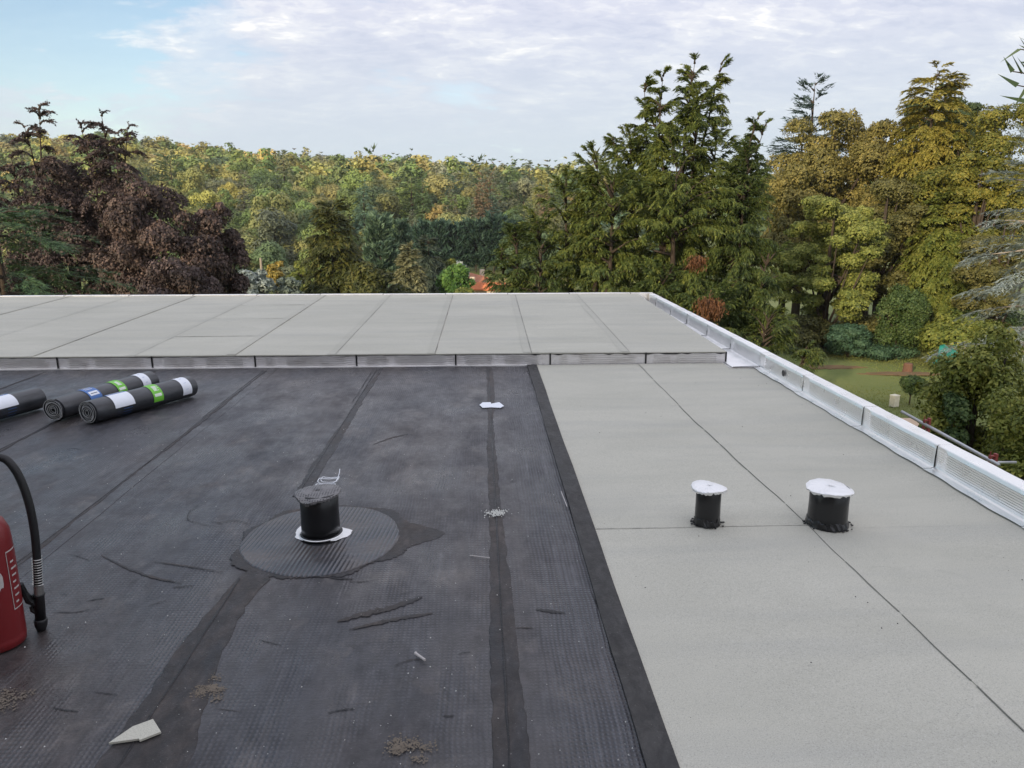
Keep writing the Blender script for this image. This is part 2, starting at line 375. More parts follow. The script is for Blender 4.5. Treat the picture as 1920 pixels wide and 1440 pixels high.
def conifer(rng, H, R, nb=150, nt=16, k=6, z0=.1, rise=.25, sag=.35, droop=.7, tw=.9, lc=.28, wc=.09, power=.85, leaders=None,
            taper_min=.04, lean=(0, 0), side=.9, jitter=.35, upn=.8, s0=.12, tb=.8, hang=0, tip=.9):
    """branches off one or several leaders, twigs off branches, leaf sprays off twigs"""
    nt = nt * DM[0] ** .55; k = int(round(k * DM[0] ** .45)); lc = lc * DM[1]; wc = wc * DM[1]
    limbs = []; Cs = []; Ds = []; Ns = []; Ls = []
    leaders = leaders or [(0, 0, H, R, lean[0], lean[1], z0 * H)]
    tot = sum(l[3] ** .7 * (l[2] - l[6]) for l in leaders)
    for (lx, ly, lh, lr, ax, ay, lz0) in leaders:
        m = max(24 if lr < 1.2 else 6, int(nb * lr ** .7 * (lh - lz0) / tot))
        t = np.sort(1 - (1 - rng.random(m)) ** tb); t[-1] = .99
        def axis(tt):
            tt = np.asarray(tt)
            return np.stack([lx * (.25 + .75 * np.minimum(1, tt * 1.6)) + ax * tt ** 2.2, ly * (.25 + .75 * np.minimum(1, tt * 1.6)) + ay * tt ** 2.2, lz0 + (lh - lz0) * tt], -1)
        B = axis(t)
        az = rng.uniform(0, 2 * np.pi, m)
        Lb = lr * ((1 - t) ** power * rng.uniform(.72, 1.15, m) + taper_min)
        out = np.stack([np.cos(az), np.sin(az), np.zeros(m)], 1)
        rs = rise + tip * t ** 4 + rng.normal(size=m) * .08
        pts = [tuple(axis(x)) for x in (0, .3, .6, .85, 1.)]
        tr = min(lh * .02 + .03, lr * .07 + .03)
        limbs.append(([(lx * .25, ly * .25, -.4)] + pts, [tr * 1.2, tr, tr * .75, tr * .45, tr * .2, .01]))
        for i in range(0, m, max(1, m // 28)):
            pp = [tuple(B[i] + out[i] * Lb[i] * s + UPV * Lb[i] * (rs[i] * s - sag * s * s)) for s in (0, .4, .8)]
            limbs.append((pp, [.035 + tr * .15, .025, .008]))
        # twigs
        ib = np.repeat(np.arange(m), np.maximum(4, (nt * (.35 + .65 * Lb / Lb.max())).astype(int)))
        M_ = len(ib); s = s0 + (1.02 - s0) * rng.random(M_) ** .7
        o = out[ib]; sd_ = np.stack([-o[:, 1], o[:, 0], np.zeros(M_)], 1)
        P0 = B[ib] + o * (Lb[ib] * s)[:, None] + UPV * (Lb[ib] * (rs[ib] * s - sag * s * s))[:, None]
        sg = rng.uniform(-1, 1, M_)
        TD = unit(o * .8 + sd_ * (sg * side)[:, None] + UPV * (rs[ib] * .6 - 2 * sag * s * .5)[:, None] + rng.normal(size=(M_, 3)) * .15)
        TL = tw * (.45 + .55 * rng.random(M_)) * (.45 + .55 * np.minimum(1, Lb[ib] / (lr * .5))) * (1 - .45 * s)
        it = np.repeat(np.arange(M_), k); w = np.tile((np.arange(k) + .5) / k, M_) + rng.uniform(-.08, .08, M_ * k)
        C = P0[it] + TD[it] * (TL[it] * w)[:, None] + UPV * (-droop * TL[it] * w * w * (1 - .8 * t[ib][it] ** 3))[:, None]
        tan = unit(TD[it] + UPV * (-2 * droop * w * (1 - .8 * t[ib][it] ** 3))[:, None] * .8)
        sid = unit(np.cross(tan, UPV + rng.normal(size=(len(it), 3)) * .2)) * np.where(np.arange(len(it)) % 2, 1, -1)[:, None]
        D = unit(tan * 1.0 + sid * .6 + UPV[None] * ((-droop * .35 - hang) * (1 - t[ib][it] ** 3))[:, None] + rng.normal(size=(len(it), 3)) * jitter * .5)
        Nn = unit(UPV * upn + o[it] * .45 + rng.normal(size=(len(it), 3)) * jitter)
        Cs.append(C); Ds.append(D); Ns.append(Nn); Ls.append(lc * rng.uniform(.6, 1.3, len(it)) * (.55 + .45 * np.minimum(1, Lb[ib][it] / (lr * .4))))
    C = np.concatenate(Cs); D = np.concatenate(Ds); Nn = np.concatenate(Ns); L = np.concatenate(Ls)
    return cards(C, D, Nn, L, L * (wc / lc) * rng.uniform(.7, 1.2, len(L)), rng), limbs

def limb_mesh(limbs, n=6):
    mb = MB()
    for p, r in limbs: mb.tube(p, r, n)
    return mb
def tree(name, label, cat, loc, VL, mat, rng, group=None, bark=BARK, parts=True, rz=0):
    V, limbs = VL
    t = empty(name, loc, label, cat, group, rz)
    limb_mesh(limbs).build('trunk', bark, t, True)
    link('crown', card_mesh('crown', V, mat, rng), t)
    return t

# ------------------------------------------------------------------ terrain
GY = [-400, 45, 75, 105, 140, 175, 300, 400, 480, 560, 700]
GZ = [-5.7, -5.7, -8.0, -12.6, -10.6, -8.0, 2.6, 9.6, 13.0, 11, 4]
def gz(X, Y):
    X = np.asarray(X, float); Y = np.asarray(Y, float)
    z = np.interp(Y, GY, GZ); t = np.clip((Y - 170) / 310, 0, 1)
    z = z + t * np.clip(-X * .078, -7, 16) + t * 2.0 * np.sin(X * .021 + 1) * np.cos(Y * .013)
    return z
def build_ground():
    xs = np.unique(np.concatenate([np.linspace(-620, 620, 63), np.linspace(-40, 60, 51)]))
    ys = np.unique(np.concatenate([np.linspace(-200, 680, 60), np.linspace(5, 80, 50)]))
    XX, YY = np.meshgrid(xs, ys); ZZ = gz(XX, YY) + .05 * np.sin(XX * .7) * np.cos(YY * .5) * (YY < 90)
    V = np.stack([XX, YY, ZZ], -1).reshape(-1, 3); nx = len(xs)
    F = [(j * nx + i, j * nx + i + 1, (j + 1) * nx + i + 1, (j + 1) * nx + i) for j in range(len(ys) - 1) for i in range(nx - 1)]
    m, nt, b, o = new_mat('garden and woodland ground'); q = NB(nt); c = q.co('world')
    n = q.noise(c, .35, 6, .65); n2 = q.noise(c, 6, 4, .7)
    g = q.mix(q.ramp(n, [(.35, 0.), (.68, 1.)]), (.115, .150, .030), (.185, .195, .052))
    g = q.mix(q.M('MULTIPLY', n2, .5), g, (.10, .13, .04))
    q.l.new(g, b.inputs['Base Color']); b.inputs['Roughness'].default_value = .95
    q.l.new(q.bump(n2, .6, .05), b.inputs['Normal'])
    o = mk('ground', V, F, m, smooth=True); tag(o, 'mown green lawn running into the wooded valley and hillside', 'ground', kind='structure')
build_ground()
def sheet_on_ground(name, poly, mat, dz, n=1):
    mb = MB(); mb.add([(x, y, float(gz(x, y)) + dz) for x, y in poly], [tuple(range(len(poly)))]); return mb.build(name, mat)

# ------------------------------------------------------------------ the building and its flat roof
PX_FACE, PX_OUT, PX_FLANGE = 2.44, 2.53, 2.372
PTOP = .15; STEP_Y = 6.64; STEP_Z = .115; FAR_Y = 11.0
bld = empty('flat_roofed_building', (0, 0, 0), 'flat roofed building being waterproofed, dark and pale grey membrane with foil clad parapets', 'building')
XL, YB = -13.0, -5.0
rng0 = np.random.default_rng(5); random.seed(4)
mb = MB()
mb.box((XL, YB, -5.9), (PX_OUT - .04, FAR_Y + .12, -.31)); mb.build('wall', MAT['concrete'], bld)
mb = MB(); mb.box((XL, YB, -.30), (PX_OUT - .045, STEP_Y + .02, -.012)); mb.box((XL, STEP_Y + .024, -.30), (PX_OUT - .045, FAR_Y + .1, -.013)); mb.build('roof_deck', MAT['selvedge'], bld)

mb = MB(); mb.box((XL - 9, YB - 8, -.3), (PX_OUT - .05, YB - .02, 5.9)); sun_blk = mb.build('added_sun_block', MAT['concrete'], bld)  # unseen block added behind the camera to keep low sun off the roof
for k in range(5):
    mb = MB(); mb.box((XL + 1.5 + 2.9 * k, YB - .03, 1.0), (XL + 2.9 + 2.9 * k, YB + .01, 2.4)); mb.build('window', simple('window glass', (.03, .04, .05), .08), sun_blk)  # panes made up to dress the added block
def sheet(name, x0, x1, y0, y1, z, th, mat, wav=.002, zfun=None, nx=6, ny=36, xr=None, seed=0, parent=bld):
    """a rolled-out membrane sheet: slightly wavy edges, gentle undulation, real thickness"""
    r = random.Random(seed); ph = [r.uniform(0, 6) for _ in range(4)]
    V = []; F = []
    for j in range(ny + 1):
        y = y0 + (y1 - y0) * j / ny
        ex = wav * (math.sin(y * 3.1 + ph[0]) + .6 * math.sin(y * 8.3 + ph[1]))
        ey = wav * (math.sin(y * 2.7 + ph[2]) + .6 * math.sin(y * 7.1 + ph[3]))
        a = (x0(y) if callable(x0) else x0) + ex; b = (x1(y) if callable(x1) else x1) + ey
        for i in range(nx + 1):
            x = a + (b - a) * i / nx
            zz = z + (zfun(x, y) if zfun else 0) + .0012 * math.sin(x * 5 + y * 2.3 + ph[0])
            V.append((x, y, zz))
    n1 = nx + 1; top = len(V)
    for j in range(ny):
        for i in range(nx): F.append((j * n1 + i, j * n1 + i + 1, (j + 1) * n1 + i + 1, (j + 1) * n1 + i))
    ring = [i for i in range(n1)] + [j * n1 + nx for j in range(1, ny + 1)] + [ny * n1 + i for i in range(nx - 1, -1, -1)] + [j * n1 for j in range(ny - 1, 0, -1)]
    for i in ring: V.append((V[i][0], V[i][1], V[i][2] - th))
    for k in range(len(ring)):
        a, b = ring[k], ring[(k + 1) % len(ring)]
        F.append((b, a, top + k, top + (k + 1) % len(ring)))
    return mk(name, V, F, mat, parent, smooth=False)

# dark first-layer sheets, seams about 0.95 m apart; each laps over the one to its left
seams = [-12.9, -11.95, -11.0, -10.05, -9.1, -8.15, -7.2, -6.25, -5.3, -4.35, -3.75, -2.82, -1.86, -.91, .05, .475]
for i in range(len(seams) - 1):
    sheet('membrane_sheet', seams[i], seams[i + 1] + (.08 if i < len(seams) - 2 else 0), YB, STEP_Y - .03, 0.0025 + (i % 2) * .0012, .010, MAT['dark'], .004, seed=i)
# grey granulated lower sheets
GX = 1.43
def GXf(off=0.0): return lambda y: float(np.interp(y, [1.2, 1.73, 2.285, 3.19, 4.0, 4.8, 6.6], [1.475, 1.467, 1.453, 1.448, 1.425, 1.406, 1.409])) + .003 * math.sin(y * 6.1) + .0016 * math.sin(y * 17) + off
sheet('membrane_sheet', .482, GXf(.02), 3.09, STEP_Y - .012, .0092, .012, MAT['grey'], .003, seed=31, ny=20)
sheet('membrane_sheet', .482, GXf(.02), YB, 3.084, .0102, .014, MAT['grey'], .003, seed=32)
sheet('membrane_sheet', GXf(), PX_FLANGE + .02, 3.046, STEP_Y - .012, .0110, .018, MAT['grey'], .0, seed=33, ny=60)
sheet('membrane_sheet', GXf(), PX_FLANGE + .02, YB, 3.046, .0118, .018, MAT['grey'], .0, seed=34, ny=120)
sheet('selvedge_strip', .408, .492, YB, STEP_Y - .03, .0155, .012, MAT['selvedge'], .0015, seed=35, nx=2, ny=60)

# bitumen ribbons: squeezed-out seams with ragged edges
def ribbon(name, pts, z, mat, jit=.008, parent=bld, seed=0, step=.05, th=.0015, rough=True):
    """pts: list of (y, xl, xr) from far to near"""
    r = random.Random(seed); ys = [p[0] for p in pts]
    y0, y1 = min(ys), max(ys); n = int((y1 - y0) / step) + 1
    P = sorted(pts); V = []; F = []
    jl = jr = 0
    for k in range(n + 1):
        y = y0 + (y1 - y0) * k / n
        xl = np.interp(y, [p[0] for p in P], [p[1] for p in P]); xr = np.interp(y, [p[0] for p in P], [p[2] for p in P])
        jl = jl * .6 + r.uniform(-jit, jit); jr = jr * .6 + r.uniform(-jit, jit)
        V += [(xl + jl, y, z - th), (xl + jl + .003, y, z), (xr + jr - .003, y, z + .0004), (xr + jr, y, z - th)]
    for k in range(n):
        for c in range(3): F.append((k * 4 + c, k * 4 + c + 1, k * 4 + 5 + c, k * 4 + 4 + c))
    return mk(name, V, F, mat, parent)
SZ = .0062
ribbon('seam_band', [(6.55, -.89, -.868), (5.2, -.915, -.868), (4.2, -.94, -.86), (3.55, -.935, -.865)], SZ - .0006, MAT['seam'], .006, seed=1, step=.03)
ribbon('seam_band', [(2.78, -.92, -.87), (2.70, -.955, -.82), (2.5, -.965, -.85), (2.2, -.985, -.84), (1.9, -.99, -.79), (1.6, -.995, -.74), (-1, -1.0, -.75)], SZ - .0006, MAT['seam'], .006, seed=2, step=.03)
ribbon('seam_band', [(6.5, .045, .10), (5.2, .035, .095), (4.9, .04, .075), (4.4, .03, .075), (3.4, .03, .085), (2.8, .025, .10), (2.3, .02, .11), (1.6, .02, .115), (-1, .02, .11)], SZ - .0006, MAT['seam'], .004, seed=3, step=.025)
for x, a, s in ((-1.86, .006, 4), (-2.82, .008, 5), (-3.75, .008, 6)):
    ribbon('seam_band', [(6.5, x - .01, x + a), (YB, x - .015, x + a + .01)], SZ, MAT['seam'], .006, seed=s, step=.04)
for x, s, y0, y1 in ((-1.865, 11, 6.5, -2), (-.915, 12, 6.5, 3.6), (-.935, 13, 2.7, -2), (.062, 14, 6.55, -2), (-2.825, 15, 6.4, -1), (-3.755, 16, 6.3, -1)):
    ribbon('seam_bead', [(y0, x - .004, x + .003), (y1, x - .004, x + .003)], SZ + .0022, MAT['black'], .0016, seed=s, step=.04)
for x, s, y0, y1 in ((-1.885, 21, 6.5, 5.0), (-.945, 22, 6.4, 5.4)):
    ribbon('seam_bead', [(y0, x - .002, x + .002), (y1, x - .002, x + .002)], SZ + .002, MAT['black'], .002, seed=s, step=.03)
# fine seam lines in the grey sheets
rg_ = random.Random(6); y_ = 6.6
while y_ > .5:
    ln = rg_.uniform(.15, .7); ww = rg_.choice([.0006, .001, .0018]); gf = GXf(); ribbon('seam_bead', [(y_ - ln * j_ / 6, gf(y_ - ln * j_ / 6) - ww - .001, gf(y_ - ln * j_ / 6) + ww - .001) for j_ in range(7)], .0131, MAT['greyseam'], .0007, seed=int(y_ * 100), step=.03, th=.002); y_ -= ln * rg_.uniform(1.0, 1.15)
def xribbon(pts, z, mat, w=.003, seed=0, name='seam_bead', parent=bld):
    r = random.Random(seed); V = []; F = []
    n = 40
    for k in range(n + 1):
        t = k / n; x = pts[0][0] + (pts[1][0] - pts[0][0]) * t; y = pts[0][1] + (pts[1][1] - pts[0][1]) * t + r.uniform(-.0012, .0012)
        ww = w * r.uniform(.2, 1)
        V += [(x, y - ww, z), (x, y + ww, z)]
    for k in range(n): F.append((2 * k, 2 * k + 2, 2 * k + 3, 2 * k + 1))
    return mk(name, V, F, mat, parent)
xribbon([(.5, 3.088), (GX, 3.086)], .0120, MAT['greyseam'], .0026, 1)
xribbon([(GX + .01, 3.048), (2.37, 3.048)], .0136, MAT['greyseam'], .0006, 2)

# upper roof, a low step up, sheets laid from the step to the far parapet
def zup(x, y): return (y - STEP_Y) / (FAR_Y - STEP_Y) * .025
def UP(px, py):
    z = STEP_Z
    for _ in range(5):
        x, y = G(px, py, z); z = STEP_Z + zup(x, y)
    return x, y
useams_px = [((133, 556), (0, 590.6)), ((255, 554), (0, 632)), ((374, 553), (56.5, 671)), ((494, 552), (248, 670)), ((612.5, 553), (443, 665)),
             ((733, 553.6), (630, 664)), ((849, 554.6), (816, 662)), ((966.6, 554.6), (997, 662)), ((1083.5, 554.6), (1180, 660)), ((1193, 549.5), (1366, 662))]
ul = []
for a, b in useams_px:
    (xa, ya), (xb, yb) = UP(*a), UP(*b); k = (xa - xb) / (ya - yb); ul.append((xb + k * (STEP_Y - yb), k))
x0_, k0_ = ul[0]
for i in range(6): ul.insert(0, (ul[0][0] - .93, k0_))
def seamf(i, off=0): return lambda y: ul[i][0] + ul[i][1] * (y - STEP_Y) + off
cuts = [UP(518, 572.5)[1], UP(476, 598)[1], UP(415, 631.3)[1]]
nU = len(ul)
patch_i = [i for i in range(nU) if abs(ul[i][0] - (UP(248, 670)[0])) < .12][0]
for i in range(nU - 1):
    last = i == nU - 2
    z = STEP_Z + .003 * (i % 2)
    x1 = seamf(i + 1, 0 if last else .002)
    if i == patch_i:
        ys = [STEP_Y - .004] + sorted(cuts) + [FAR_Y - .01]
        for k in range(4): sheet('membrane_sheet', seamf(i), x1, ys[k] + (.004 if k else 0), ys[k + 1], z + .0015 * (k % 2), .012, MAT['grey'], .002, zup, seed=60 + k, ny=8)
    else:
        sheet('membrane_sheet', seamf(i), x1, STEP_Y - .004, FAR_Y - .01, z, .012, MAT['grey'], .003, zup, seed=50 + i, ny=14)
for i in range(1, nU - 1):
    a = seamf(i)
    V = []; F = []; r = random.Random(i)
    for k in range(31):
        y = STEP_Y + (FAR_Y - .05 - STEP_Y) * k / 30; w = r.uniform(.0012, .0030)
        V += [(a(y) - w, y, STEP_Z + .0064 + zup(0, y)), (a(y) + w, y, STEP_Z + .0064 + zup(0, y))]
    for k in range(30): F.append((2 * k, 2 * k + 1, 2 * k + 3, 2 * k + 2))
    mk('seam_bead', V, F, MAT['greyseam'], bld)
for i in range(1, nU - 1):        # the soft, slightly duller lap beside each seam
    a = seamf(i); V = []; F = []
    for k in range(31):
        y = STEP_Y + .01 + (FAR_Y - .06 - STEP_Y) * k / 30
        zl = STEP_Z + .0017 + .003 * ((i - 1) % 2) + (.0015 if i - 1 == patch_i else 0) + zup(0, y); V += [(a(y) - .075 + .004 * math.sin(y * 5 + i), y, zl), (a(y) - .002, y, zl)]
    for k in range(30): F.append((2 * k, 2 * k + 1, 2 * k + 3, 2 * k + 2))
    mk('lap_edge', V, F, MAT['greylap'], bld)
for c in cuts: xribbon([(seamf(patch_i)(c) + .01, c), (seamf(patch_i + 1)(c) - .01, c)], STEP_Z + .0074 + zup(0, c), MAT['greyseam'], .004, int(c * 100))
UR = seamf(nU - 1)
# upper slab body (insulation) with a dark side towards the channel
mb = MB(); poly = [(XL, STEP_Y + .012), (UR(STEP_Y) - .005, STEP_Y + .012), (UR(FAR_Y) - .005, FAR_Y - .02), (XL, FAR_Y - .02)]
mb.prism(poly, -.01, STEP_Z - .014); mb.build('insulation_slab', MAT['selvedge'], bld)

def ribbed_profile(h, nr, depth=.0022, base=0.0):
    """(offset, z) pairs going up a face with horizontal ribs"""
    p = []
    for k in range(nr):
        z = base + h * k / nr; s = h / nr
        p += [(depth, z), (depth, z + s * .72), (0, z + s * .80), (0, z + s * .92)]
    p.append((depth, base + h)); return p
# the step face: foil strips between black joints
step_px = [128, 298, 485, 671, 855, 1032, 1213, 1366]
sx = [G(x, 686)[0] for x in step_px]
sx = [sx[0] - .89 * k for k in range(10, 0, -1)] + sx
face = empty('step_upstand', (0, 0, 0), parent=bld)
for i in range(len(sx) - 1):
    prof = ribbed_profile(STEP_Z - .012, 6, .006, .004)
    V = []; F = []; n = 24; r = random.Random(i)
    tilt = r.uniform(-.004, .004)
    for k in range(n + 1):
        t = k / n; x = sx[i] + .004 + (sx[i + 1] - sx[i] - .008) * t
        wv = .002 * math.sin(t * 9 + i) + tilt * t
        flatten = .15 if (t < .10 or t > .9 or abs(t - .25 - .1 * (i % 3)) < .05) else 1
        for o_, z in prof: V.append((x, STEP_Y + .003 - o_ * flatten + wv * .5, z + .0015 * math.sin(t * 23 + z * 80)))
    m_ = len(prof)
    for k in range(n):
        for c in range(m_ - 1): F.append((k * m_ + c, (k + 1) * m_ + c, (k + 1) * m_ + c + 1, k * m_ + c + 1))
    mk('flashing_strip', V, F, MAT['foilstep'], face)
    mb = MB(); mb.box((sx[i + 1] - .008, STEP_Y - .004, .006), (sx[i + 1] + .006, STEP_Y + .006, STEP_Z - .002)); mb.build('joint_bead', MAT['black'], face)
# ragged dark lip under the sheet edge and the white strip at the foot
V = []; F = []; r = random.Random(77); n = 300
for k in range(n + 1):
    x = XL + (UR(STEP_Y) - XL) * k / n; d = r.choice([.003, .004, .006, .012]) if x > .4 else r.choice([.002, .003, .005])
    V += [(x, STEP_Y - .006, STEP_Z - .008), (x, STEP_Y - .004, STEP_Z - .010 - d)]
for k in range(n): F.append((2 * k, 2 * k + 1, 2 * k + 3, 2 * k + 2))
mk('bitumen_lip', V, F, MAT['black'], face)
V = []; F = []; r = random.Random(78); n = 160
for k in range(n + 1):
    x = XL + (.45 - XL) * k / n; e = .028 + .004 * math.sin(x * 7.1) + (.004 if int((x + 20) / .89) % 2 else 0)
    V += [(x, STEP_Y + .002, .010), (x, STEP_Y - e, .0095), (x, STEP_Y - e, -.002)]
for k in range(n):
    for c in (0, 1): F.append((3 * k + c, 3 * k + 1 + c, 3 * k + 4 + c, 3 * k + 3 + c))
mk('foot_strip', V, F, MAT['foilsmooth'], face)

# right hand parapet: foil strips folded over the upstand, each ribbed, with black joint beads
par = empty('parapet', (0, 0, 0), parent=bld)
mb = MB(); mb.box((PX_FACE + .012, YB, -.35), (PX_OUT - .006, FAR_Y + .10, PTOP - .006)); mb.build('upstand_core', MAT['concrete'], par)
joints = [10.93, 10.47, 9.62, 8.84, 8.02, 7.227, 6.40, 5.50, 4.58, 3.78, 3.02, 2.2, 1.4, .6, -.2, -1.0, -1.8, -2.6, -3.4, -4.2, YB]
def par_panel(y0, y1, i, lower):
    r = random.Random(100 + i); off = r.uniform(-.0012, .0012) + (0 if lower else .004)
    fl = PX_FLANGE + r.uniform(-.006, .006) if lower else 2.19
    zf = .019 if lower else .022
    rib = ribbed_profile(.098 if lower else .09, 8, .0055, .030)
    prof = [(fl, zf), (PX_FACE - .02 + off, zf), (PX_FACE - .003 + off, zf + .006)]
    for o_, z in rib: prof.append((PX_FACE + off - o_, z))
    topr = [(PX_FACE + off + .001, PTOP - .005), (PX_FACE + off + .005, PTOP)]
    prof += topr
    if y1 <= 3.85 and lower:                      # the nearest strips keep their ribs on the top too
        w = PX_OUT - PX_FACE - .02
        for k in range(6): prof += [(PX_FACE + off + .012 + w * k / 6, PTOP - .001), (PX_FACE + off + .012 + w * (k + .35) / 6, PTOP + .003), (PX_FACE + off + .012 + w * (k + .65) / 6, PTOP + .003)]
    prof += [(PX_OUT - .004, PTOP), (PX_OUT, PTOP - .008), (PX_OUT, PTOP - .06)]
    V = []; F = []; n = 22; m_ = len(prof)
    for k in range(n + 1):
        t = k / n; y = y0 + .003 + (y1 - y0 - .006) * t
        wv = .0009 * math.sin(t * 5 + i) + .0007 * math.sin(t * 17 + 2 * i)
        fs = .2 if (t > .88 or t < .04) else 1
        for c, (x, z) in enumerate(prof):
            if 3 <= c < 3 + len(rib): x = PX_FACE + off - (PX_FACE + off - x) * fs
            if c == 0: x = x + .004 * math.sin(y * 9) + .003 * math.sin(y * 23)
            V.append((x + (wv if c > 1 else 0), y, z + (.0008 * math.sin(t * 13 + c) if c >= m_ - 6 else 0)))
    for k in range(n):
        for c in range(m_ - 1): F.append((k * m_ + c, k * m_ + c + 1, (k + 1) * m_ + c + 1, (k + 1) * m_ + c))
    o = mk('flashing_strip', V, F, MAT['foil'] if lower else MAT['foilup'], par)
    # joint bead following the fold at the near end
    if lower and abs(y0 - 5.50) < .01: rad = .0018
    else: rad = .0024
    pts = [(PX_FACE + off - .004, y0, zf + .008), (PX_FACE + off - .004, y0, .08), (PX_FACE + off, y0, PTOP - .008), (PX_FACE + .018, y0 + .002, PTOP + .002), (PX_OUT, y0 + .004, PTOP + .002)]
    if not lower: pts = [(fl + .01, y0, zf + .002)] + pts
    if rad < .003: pts = pts[:3]
    mb = MB(); mb.tube(pts, rad, 6); mb.build('joint_bead', MAT['black'], par)
MAT['foilup'] = foil('clean aluminium foil flashing', (.93, .92, .90), .40, .75, .12, .0015)
for i in range(len(joints) - 1): par_panel(joints[i + 1], joints[i], i, joints[i] < 6.45)
mb = MB(); mb.box((2.18, STEP_Y - .22, .004), (PX_FACE - .004, FAR_Y - .02, .014)); mb.build('channel_floor', MAT['foilup'], par)
mb = MB(); mb.box((2.17, STEP_Y - .235, .003), (PX_FACE, STEP_Y - .215, .018)); mb.build('channel_lip', MAT['foilstep'], par)
# overflow hole: a flat black disc paints in the dark of the opening
ox, oy = G(1468, 708, .075); oy = 5.86
mb = MB(); n = 20
vv = [(PX_FACE - .013, oy + .030 * math.cos(2 * math.pi * k / n), .085 + .026 * math.sin(2 * math.pi * k / n)) for k in range(n)] + [(PX_FACE - .012, oy + .026 * math.cos(2 * math.pi * k / n), .085 + .022 * math.sin(2 * math.pi * k / n)) for k in range(n)]
mb.add(vv, [(k, (k + 1) % n, n + (k + 1) % n, n + k) for k in range(n)] + [tuple(range(n, 2 * n))]); mb.build('overflow_hole', MAT['black'], par)
# far parapet
farp = empty('far_parapet', (0, 0, 0), parent=bld)
for k in range(16):
    x1 = PX_OUT - .005 - .9 * k; x0 = x1 - .9
    if k == 0: x0 = UR(FAR_Y) - .10; X1 = x1
    else: x1 = X1; x0 = x1 - .9
    X1 = x0
    mb = MB(); h = .002 * (k % 2)
    mb.box((x0 + .002, FAR_Y, .0), (x1 - .002, FAR_Y + .09 + h, PTOP + h), 0)
    mb.build('flashing_strip', MAT['foilup'], farp)
    mb = MB(); mb.box((x0 - .003, FAR_Y - .004, PTOP - .01), (x0 + .003, FAR_Y + .095, PTOP + .004)); mb.build('joint_bead', MAT['black'], farp)

# ------------------------------------------------------------------ things standing and lying on the roof
def dotted_membrane():
    m, nt, b, o = new_mat('embossed offcut cap'); q = NB(nt); c = q.co('world')
    v = q.N('ShaderNodeTexVoronoi'); v.inputs['Scale'].default_value = 90; q.l.new(c, v.inputs['Vector']); v.inputs['Randomness'].default_value = .15
    f = q.ramp(v.outputs['Distance'], [(.28, 1.), (.42, 0.)])
    q.l.new(q.mix(f, (.16, .155, .155), (.03, .03, .033)), b.inputs['Base Color']); b.inputs['Roughness'].default_value = .5
    q.l.new(q.bump(v.outputs['Distance'], .6, .003), b.inputs['Normal']); return m
MAT['dotcap'] = dotted_membrane()
def vent(cx, base_px, r, capr, cap_px, label, foilcap=True, seed=0, capc=0):
    _, yf = G(cx, base_px); yc = yf + r; p0 = AtY(cx, base_px - 40, yc); xc = p0.x
    ztop = AtY(cx, cap_px, yc).z - (.004)
    zb = .006
    t = empty('vent_pipe', (xc, yc, zb), label, 'vent pipe', 'capped vent pipes on the roof')
    h = ztop - zb; rr = random.Random(seed)
    mb = MB(); ph = rr.uniform(0, 6)
    mb.lathe([(r * 1.0, 0), (r, h * .3), (r * .985, h * .6), (r, h - .004), (r * .97, h - .002)], 40, wob=lambda a, z: 1 + .012 * math.sin(2 * a + ph))
    mb.build('pipe', MAT['pipe'], t, True)
    # cap: crumpled disc turned down round the rim
    n = 56; rings = [(0, .004), (capr * .3, .006), (capr * .6, .004), (capr * .82, .002), (capr * .96, -.002), (capr * 1.0, -.004), (capr * .99, -.009), (capr * .95, -.014)]
    V = []; F = []
    lob = [rr.uniform(0, 6) for _ in range(4)]
    for ri, (q_, z) in enumerate(rings):
        for k in range(n):
            a = 2 * math.pi * k / n
            w = 1 + .05 * math.sin(2 * a + lob[0]) + .03 * math.sin(3 * a + lob[1]) + (.008 * math.sin(13 * a + lob[2]) + rr.uniform(-.014, .014)) * (ri > 3)
            zz = z + .004 * math.sin(2 * a + lob[3]) * q_ / capr + rr.uniform(-.0012, .0012)
            if ri >= 6: zz += rr.uniform(-.006, .004)
            if not foilcap:
                fold = math.exp(-((a - R_(248)) / .38) ** 2); zz -= (.001 + .020 * fold) * max(0, q_ / capr - .55) / .45; w *= 1 - .10 * fold * (ri > 4)
            V.append((q_ * w * math.cos(a) + capc, q_ * w * math.sin(a), h + zz))
    for i in range(len(rings) - 1):
        for k in range(n): F.append((i * n + k, i * n + (k + 1) % n, (i + 1) * n + (k + 1) % n, (i + 1) * n + k))
    mk('cap', V, F, MAT['foilcap'] if foilcap else MAT['dotcap'], t)
    return t, xc, yc, h, rr
